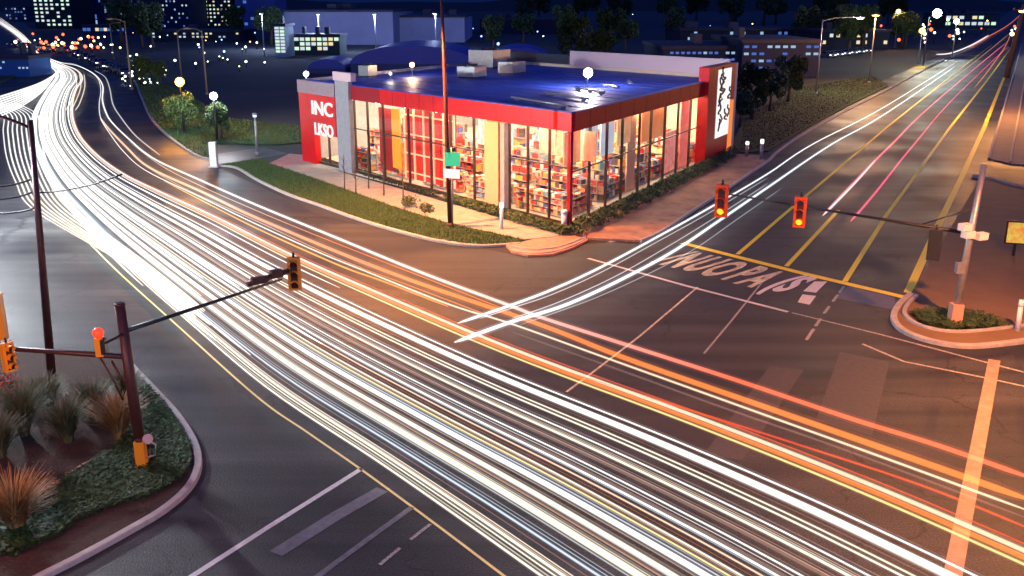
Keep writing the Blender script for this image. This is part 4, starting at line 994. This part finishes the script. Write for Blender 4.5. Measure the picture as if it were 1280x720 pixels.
for i in range(40): far_lamp(rn.uniform(1080, 1275), rn.uniform(26, 60), rn.uniform(3, 14), rn.choice('wwyr'), rn.uniform(.25, .7))
for i in range(26): far_lamp(rn.uniform(150, 210), rn.uniform(84, 112), rn.uniform(2, 8), 'w', rn.uniform(.08, .2))
# ------------------------------------------------------------------ parked cars
def car_proto():
    t = thing('parked_car', (0, -600, 0), 'car', 'car')
    prof = [(-2.2, .35), (-2.25, .75), (-2.0, .9), (-1.5, .95), (-1.0, 1.38), (.45, 1.42), (1.15, .98), (1.95, .85), (2.2, .65), (2.2, .35)]
    mb = MB(); A = [mb.bm.verts.new((x, -.85, z)) for x, z in prof]; B = [mb.bm.verts.new((x, .85, z)) for x, z in prof]
    mb.bm.faces.new(A); mb.bm.faces.new(B[::-1])
    for i in range(len(prof)): j = (i+1) % len(prof); mb.bm.faces.new((A[i], B[i], B[j], A[j]))
    bmesh.ops.recalc_face_normals(mb.bm, faces=mb.bm.faces[:])
    mb.build('body', mat('car_paint', (.2, .21, .24), .25, .4), t, .06)
    g_ = MB()
    for s in (-1, 1): g_.face([(-1.35, s*.862, .98), (-.95, s*.862, 1.3), (.4, s*.862, 1.33), (.95, s*.862, 1.0)])
    g_.face([(.56, -.7, 1.385), (.56, .7, 1.385), (1.13, .75, 1.03), (1.13, -.75, 1.03)]); g_.face([(-1.05, .7, 1.37), (-1.05, -.7, 1.37), (-1.5, -.75, .99), (-1.5, .75, .99)])
    g_.build('windows', mat('car_glass', (.01, .012, .015), .1), t)
    for x in (-1.35, 1.35):
        for s in (-1, 1):
            w_ = MB().tube([(x, s*.72, .33), (x, s*.92, .33)], .33, 16).build('wheel', M_black, t); MB().tube([(x, s*.921, .33), (x, s*.93, .33)], .19, 12).build('rim', M_galv, w_)
    for s in (-1, 1):
        MB().box((2.2, s*.6, .66), (.08, .35, .14)).build('headlight', emat('headlight', (1, 1, .95), 4), t); MB().box((-2.24, s*.6, .75), (.06, .35, .14)).build('tail_light', emat('tail_light', (1, .05, .02), 3), t)
    return t
cp = car_proto(); first = True
def car(x, y, rz, label, group):
    global first
    c = cp if first else copy_tree(cp); first = False; c.location = G(x, y); c.rotation_euler.z = rz; c['label'] = label; c['group'] = group
for i in range(14): car(96+i*4.6+rn.uniform(-1, 1), 70+i*1.9+rn.uniform(-1, 1), R(-60), 'car in the row parked beyond the upper left bend', 'cars parked beyond the bend')
for i in range(10): car(18+i*7+rn.uniform(-1, 1), 58+i*.9, R(150), 'car with red rear lights queued at the far left', 'cars queued at the far left')
for i in range(7): car(2+i*5.5, 86+rn.uniform(-1, 1), R(20), 'car standing beside the blue roofed shed', 'cars beside the blue shed')
for i in range(6): car(1035+i*9, 72-i*1.2, R(-80), 'car standing in the lot beyond the verge', 'cars in the lot beyond the verge')

# ------------------------------------------------------------------ light trails of the traffic
WT, CR, PE, OG, RD, BL, YL, MV, PK = (1, .99, .96), (1, .88, .7), (1, .66, .45), (1, .24, .04), (1, .09, .02), (.72, .84, 1), (1, .78, .3), (.3, .19, .17), (1, .2, .28)
TZ = .6; NT = 0
def trail(pts, rad, c0, label, s=1.0, c1=None, group=None, halo=.10, split=.45):
    "pts: road positions; colour passes from c0 (start) to c1 (end)"
    global NT; NT += 1
    mb = MB(); n = len(pts); tl_ = mb.bm.loops.layers.float_color.new('tint')
    def ring(r, st, seg):
        rings = []
        for i, p in enumerate(pts):
            d = (pts[min(i+1, n-1)]-pts[max(i-1, 0)]); d.z = 0; d.normalize(); x = Vector((d.y, -d.x, 0))
            rr = r*min(1, .25+i/2, .25+(n-1-i)/2)*max(.82, min(1.1, 1.3-p.y/150))
            rings.append([mb.bm.verts.new(p+x*math.cos(6.2832*k/seg)*rr+UP*math.sin(6.2832*k/seg)*rr*.6) for k in range(seg)])
        for i in range(n-1):
            for k in range(seg):
                f = mb.bm.faces.new((rings[i][k], rings[i][(k+1) % seg], rings[i+1][(k+1) % seg], rings[i+1][k])); f.smooth = True
                for lp in f.loops:
                    j = i if lp.vert in rings[i] else i+1; q = j/(n-1); q = min(1, max(0, (q-split)/.25)) if c1 else 0
                    c = [a*(1-q)+b*q for a, b in zip(c0, c1 or c0)]
                    lp[tl_] = (c[0]*st, c[1]*st, c[2]*st, 1)
    ring(rad, s*.42, 6); ring(rad*.6, s*.16, 5)
    if halo: ring(rad*2.0, s*halo*.5, 6)
    return tag(mb.build('light_trail', M_trail), label, 'light trail', group)
ST = [((820, 865), (1420, 752)), ((700, 772), (1200, 655)), ((630, 720), (1050, 592)), ((540, 652), (865, 520)), ((450, 585), (640, 437)), ((320, 495), (480, 370)), ((225, 410), (360, 317)), ((150, 340), (270, 272)),
      ((100, 285), (200, 240)), ((62, 235), (150, 215)), ((45, 200), (115, 188)), ((36, 170), (96, 163)), ((40, 140), (90, 138)), ((56, 113), (94, 114)), ((68, 96), (103, 98)), ((64, 86), (95, 87)), ((50, 78), (75, 79)), ((40, 68), (48, 66)), ((30, 54), (38, 53)), ((14, 40), (22, 38)), ((-8, 26), (0, 22))]
STW = [(G(*a, TZ), G(*b, TZ)) for a, b in ST][::-1]
def fam(u, n=5): return spline([a.lerp(b, u) for a, b in STW], n)
def solve(ax, ay):
    lo, hi = -.3, 1.4
    for _ in range(30):
        m_ = (lo+hi)/2; q = [PX(p) for p in fam(m_, 3)]; y = None
        for a, b in zip(q, q[1:]):
            if (a[0]-ax)*(b[0]-ax) <= 0 and a[0] != b[0] and a[1] > 150: y = a[1]+(b[1]-a[1])*(ax-a[0])/(b[0]-a[0])
        if y is None or y > ay: lo = m_
        else: hi = m_
    return lo
anch = [(560, 637, 3.2, WT, CR, 1), (560, 627, 2.2, WT, CR, .9), (560, 621, 4, WT, CR, 1), (560, 615, 1.4, WT, CR, .8), (560, 598, 3.0, BL, BL, .75), (560, 593, 1.2, BL, BL, .5), (560, 589, 1.0, BL, BL, .35),
        (560, 574, 8.5, WT, CR, 1.0), (560, 566, 1.2, WT, MV, .6), (640, 607, 1.2, WT, OG, .35), (640, 600, 6, WT, CR, 1), (640, 594, 1.4, WT, MV, .5), (640, 582, 7.5, WT, WT, 1), (640, 575.5, 1.6, WT, BL, .6), (640, 572, 1.0, WT, BL, .4),
        (900, 713, 2.6, WT, YL, .95), (900, 709, 1.2, WT, MV, .6), (900, 704, 2.8, WT, CR, 1), (900, 697, 1.0, WT, OG, .3), (900, 690, 2.6, WT, PE, .9), (900, 680, 3.6, WT, WT, 1), (900, 674, 1.2, WT, MV, .6), (900, 670, 1.2, WT, WT, .6), (900, 664.5, 2.6, WT, WT, 1), (900, 660, 1.0, WT, MV, .6),
        (900, 651, 4.5, WT, MV, .5), (900, 645, 1.2, WT, MV, .6), (900, 637, 4, WT, CR, .95), (900, 631, 1, WT, PE, .5), (900, 626, 2.4, WT, WT, 1), (900, 621, 1.6, WT, MV, .6), (900, 609, 2.8, WT, CR, .95), (900, 603, 2.4, WT, CR, .9),
        (900, 596, 1.2, WT, MV, .4), (900, 587, 6, WT, WT, 1), (900, 583, 3, WT, WT, .8), (900, 574.5, 2.6, WT, WT, 1), (900, 571, 1.0, WT, MV, .5), (900, 544, 3.2, WT, YL, .8), (900, 538, 6.5, PE, OG, .7), (900, 526, 2.2, OG, RD, .5), (900, 532, 5.5, WT, PE, .95)]
ordn = ['first', 'second', 'third', 'fourth', 'fifth', 'sixth', 'seventh', 'eighth', 'ninth', 'tenth', 'eleventh', 'twelfth', 'thirteenth', 'fourteenth', 'fifteenth', 'sixteenth', 'seventeenth', 'eighteenth', 'nineteenth']
tens = {2: 'twenty', 3: 'thirty', 4: 'forty', 5: 'fifty', 6: 'sixty', 7: 'seventy'}
def ordinal(i):
    if i < 19: return ordn[i]
    i += 1
    return (tens[i//10].replace('ty', 'tieth') if i % 10 == 0 else tens[i//10]+' '+ordn[i % 10-1])
cname = {WT: 'white', CR: 'cream', PE: 'peach', OG: 'orange', RD: 'red', BL: 'bluish white', YL: 'pale yellow', MV: 'dim mauve'}
fa = []
for (ax, ay, wd, c0, c1, s) in anch:
    u = solve(ax, ay); pts = fam(u, 6); d = min((PX(p) for p in pts), key=lambda q: abs(q[0]-ax) + abs(q[1]-ay))[2]
    fa.append((u, wd*d/F/2*1.08, c0, c1, s))
fa.sort(key=lambda q: q[0])
# fine extra streaks between the main ones
rn = random.Random(31)
us = [q[0] for q in fa]
for k in range(18):
    i = rn.randrange(len(us)-4); u = us[i]+(us[i+1]-us[i])*rn.uniform(.3, .7); fa.append((u, rn.uniform(.012, .02), WT, rn.choice([MV, CR, BL, PE]), rn.uniform(.3, .6)))
fa.sort(key=lambda q: q[0])
for i, (u, r_, c0, c1, s) in enumerate(fa):
    trail(fam(u, 6), r_, c0, '%s %s streak of the wide bundle, %s from the yellow edge line' % ('broad' if r_ > .055 else 'thin' if r_ > .025 else 'hair thin', cname[c1], ordinal(i)), s, c1, 'light trails of the wide bundle', split=.55)
print('u', [round(q[0], 3) for q in fa])
# extra short streaks where the bend is densest
rn = random.Random(8)
for k in range(16):
    u = rn.uniform(0, 1); n0 = 6*rn.randint(2, 5); full = fam(u, 6); seg_ = full[24+n0//2: 6*13+rn.randint(0, 14)]
    trail(seg_, rn.uniform(.04, .07), WT, 'short white streak in the densest part of the upper left bend', .9, None, 'short streaks in the bend', halo=0)
def custom(pxs, wpx, c0, label, s=1, c1=None, z=TZ, split=.45, halo=.10, group='single light trails'):
    pts = spline(P2(pxs, z), 6); m_ = PX(pts[len(pts)//2]); nearest = PX(pts[-1])[2] if pxs[-1][1] > pxs[0][1] else PX(pts[0])[2]
    trail(pts, wpx*nearest/F/2, c0, label, s, c1, group, halo, split)
UPST = [(-12, 20), (14, 36), (34, 52), (46, 65), (72, 77)]
custom(UPST+[(96, 82), (117, 92), (128, 106), (128, 125), (133, 142), (140, 153), (157, 170), (190, 197), (250, 225), (320, 256), (420, 297), (525, 340), (640, 383), (677, 397), (780, 430), (920, 475), (1060, 522), (1170, 556), (1290, 598)], 8.5, WT, 'long outermost streak, white then turning red towards the right edge', 1, (1, .14, .05), split=.62)
custom(UPST+[(92, 80), (110, 88), (122, 98), (126, 112), (124, 130), (126, 148), (138, 168), (155, 190), (182, 213), (250, 246), (320, 280), (400, 316), (462, 341), (560, 380), (640, 405), (765, 450), (960, 520), (1110, 574), (1290, 640)], 4.2, WT, 'second long streak below the outermost, white then peach', 1, PE, split=.62)
custom([(126, 148), (135, 160), (158, 184), (186, 209), (255, 241), (320, 272), (480, 338), (665, 402), (780, 447), (960, 510), (1120, 566), (1290, 626)], 12, PE, 'broad orange streak between the two long outer ones', .8, OG, split=.35)
custom([(118, 88), (131, 96), (137, 110), (141, 130), (152, 148), (170, 170), (200, 194)], 2.2, WT, 'faint white streak outside the others at the upper left bend', .5)
custom([(160, 176), (200, 206), (250, 232), (320, 263), (400, 296), (520, 343), (640, 390)], 1.8, CR, 'thin cream streak just inside the outermost one before the store lawn', .6, OG)
custom([(190, 213), (240, 240), (320, 276), (420, 322), (520, 360), (620, 398)], 1.8, PE, 'thin peach streak crossing in front of the store lawn', .6, OG)
custom([(205, 226), (255, 252), (320, 285), (420, 330), (480, 352), (560, 383)], 3.0, (1, .55, .12), 'yellow orange streak below the second long streak at the left', .8, OG, split=.6)
custom([(640, 415), (765, 459), (900, 508), (1050, 560), (1290, 650)], 4, MV, 'dim mauve streak below the peach one on the right', .35)
custom([(700, 462), (860, 512), (980, 550), (1150, 606), (1290, 662)], 4, RD, 'dim orange streak above the thick pale one on the right', .6)
for k in range(9):
    custom([(28, 52), (40, 64), (60, 75), (74, 84), (70-k*.5, 92+k*.6), (52, 103+k*1.5), (25, 113+k*2.6), (-10, 124+k*3.2), (-60, 140+k*5)], 5.0-.2*k, WT, 'white streak fanning to the left edge out of the bend, %s from the top' % ordn[k], .95, halo=0, group='streaks fanning to the left edge')
for k in range(9):
    pts = P2([(-30+k*6, 128), (2+k*5.4, 142), (4+k*5.8, 165), (8+k*6, 195), (20+k*6, 228), (42+k*6.4, 262)], TZ)
    tail = [a.lerp(b, fa[k][0]) for a, b in STW[-14:-10]][2:] if k < 0 else [a.lerp(b, fa[k+1][0]) for a, b in STW[-8:-6]]
    pts = spline(pts+tail, 6); trail(pts, .07 if k else .05, WT, 'white streak curving down from the left edge, %s from the left' % ordn[k], .95, CR, 'streaks curving down at the left edge', .05)
for k in range(3):
    custom([(105-k*6, 92), (106-k*5, 108), (100-k*6, 128), (94-k*6, 138)], 2, CR, 'short cream streak inside the bend, %s from the right' % ordn[k], .7, halo=0, group='short streaks inside the bend')
# right hand road
for pxs, w_, c, lb, s in [
    ([(1196, 77), (1110, 131), (1018, 179), (960, 217), (890, 258), (820, 297), (747, 336), (690, 362), (640, 381), (572, 404)], 4.8, (.9, .96, 1), 'upper white streak coming down the right hand road', 1),
    ([(1194, 83), (1110, 140), (1040, 180), (960, 234), (900, 275), (845, 312), (785, 345), (710, 380), (640, 402), (568, 428)], 6.6, (.85, .94, 1), 'lower broad white streak coming down the right hand road', 1),
    ([(960, 222), (890, 264), (820, 303), (750, 341), (690, 368), (640, 385), (600, 398)], 1.6, (.8, .9, 1), 'thin bluish streak just under the upper white one', .6),
    ([(960, 229), (900, 268), (835, 308), (770, 345), (700, 377), (640, 398)], 1.6, (.8, .9, 1), 'thin bluish streak just above the lower white one', .6),
    ([(976, 236), (920, 275), (870, 310), (815, 340), (740, 374), (650, 406)], 1.4, (.8, .9, 1), 'faint bluish streak below the lower white one', .4),
    ([(1258, 53), (1180, 118), (1115, 180), (1085, 210), (1030, 268)], 4.6, PK, 'left pink streak on the right hand road', .8),
    ([(1094, 200), (1075, 222), (1052, 246), (1028, 270)], 3.4, (1, .75, .72), 'short pale streak laid over the left pink one', .8),
    ([(1260, 58), (1200, 115), (1143, 180), (1095, 240), (1063, 277)], 3.2, (1, .1, .22), 'right pink red streak on the right hand road', .85),
    ([(1262, 42), (1210, 84), (1165, 115), (1120, 150)], 2.0, (1, .5, .2), 'orange streak beside the leftmost yellow lane line far up the road', .5),
    ([(1276, 18), (1262, 30), (1235, 46), (1210, 60)], 1.5, (1, .2, .08), 'red streak near the top of the right hand road', 1),
    ([(1236, 44), (1215, 56), (1190, 66), (1170, 68)], 2.5, (1, .9, .85), 'pale streak near the top of the right hand road', 1),
    ([(1266, 36), (1258, 55), (1240, 82), (1218, 110)], 1.2, (1, .35, .12), 'thin orange red streak near the utility pole', .8)]:
    custom(pxs, w_, c, lb, s)
print('trails', NT, 'objects', len(bpy.data.objects))
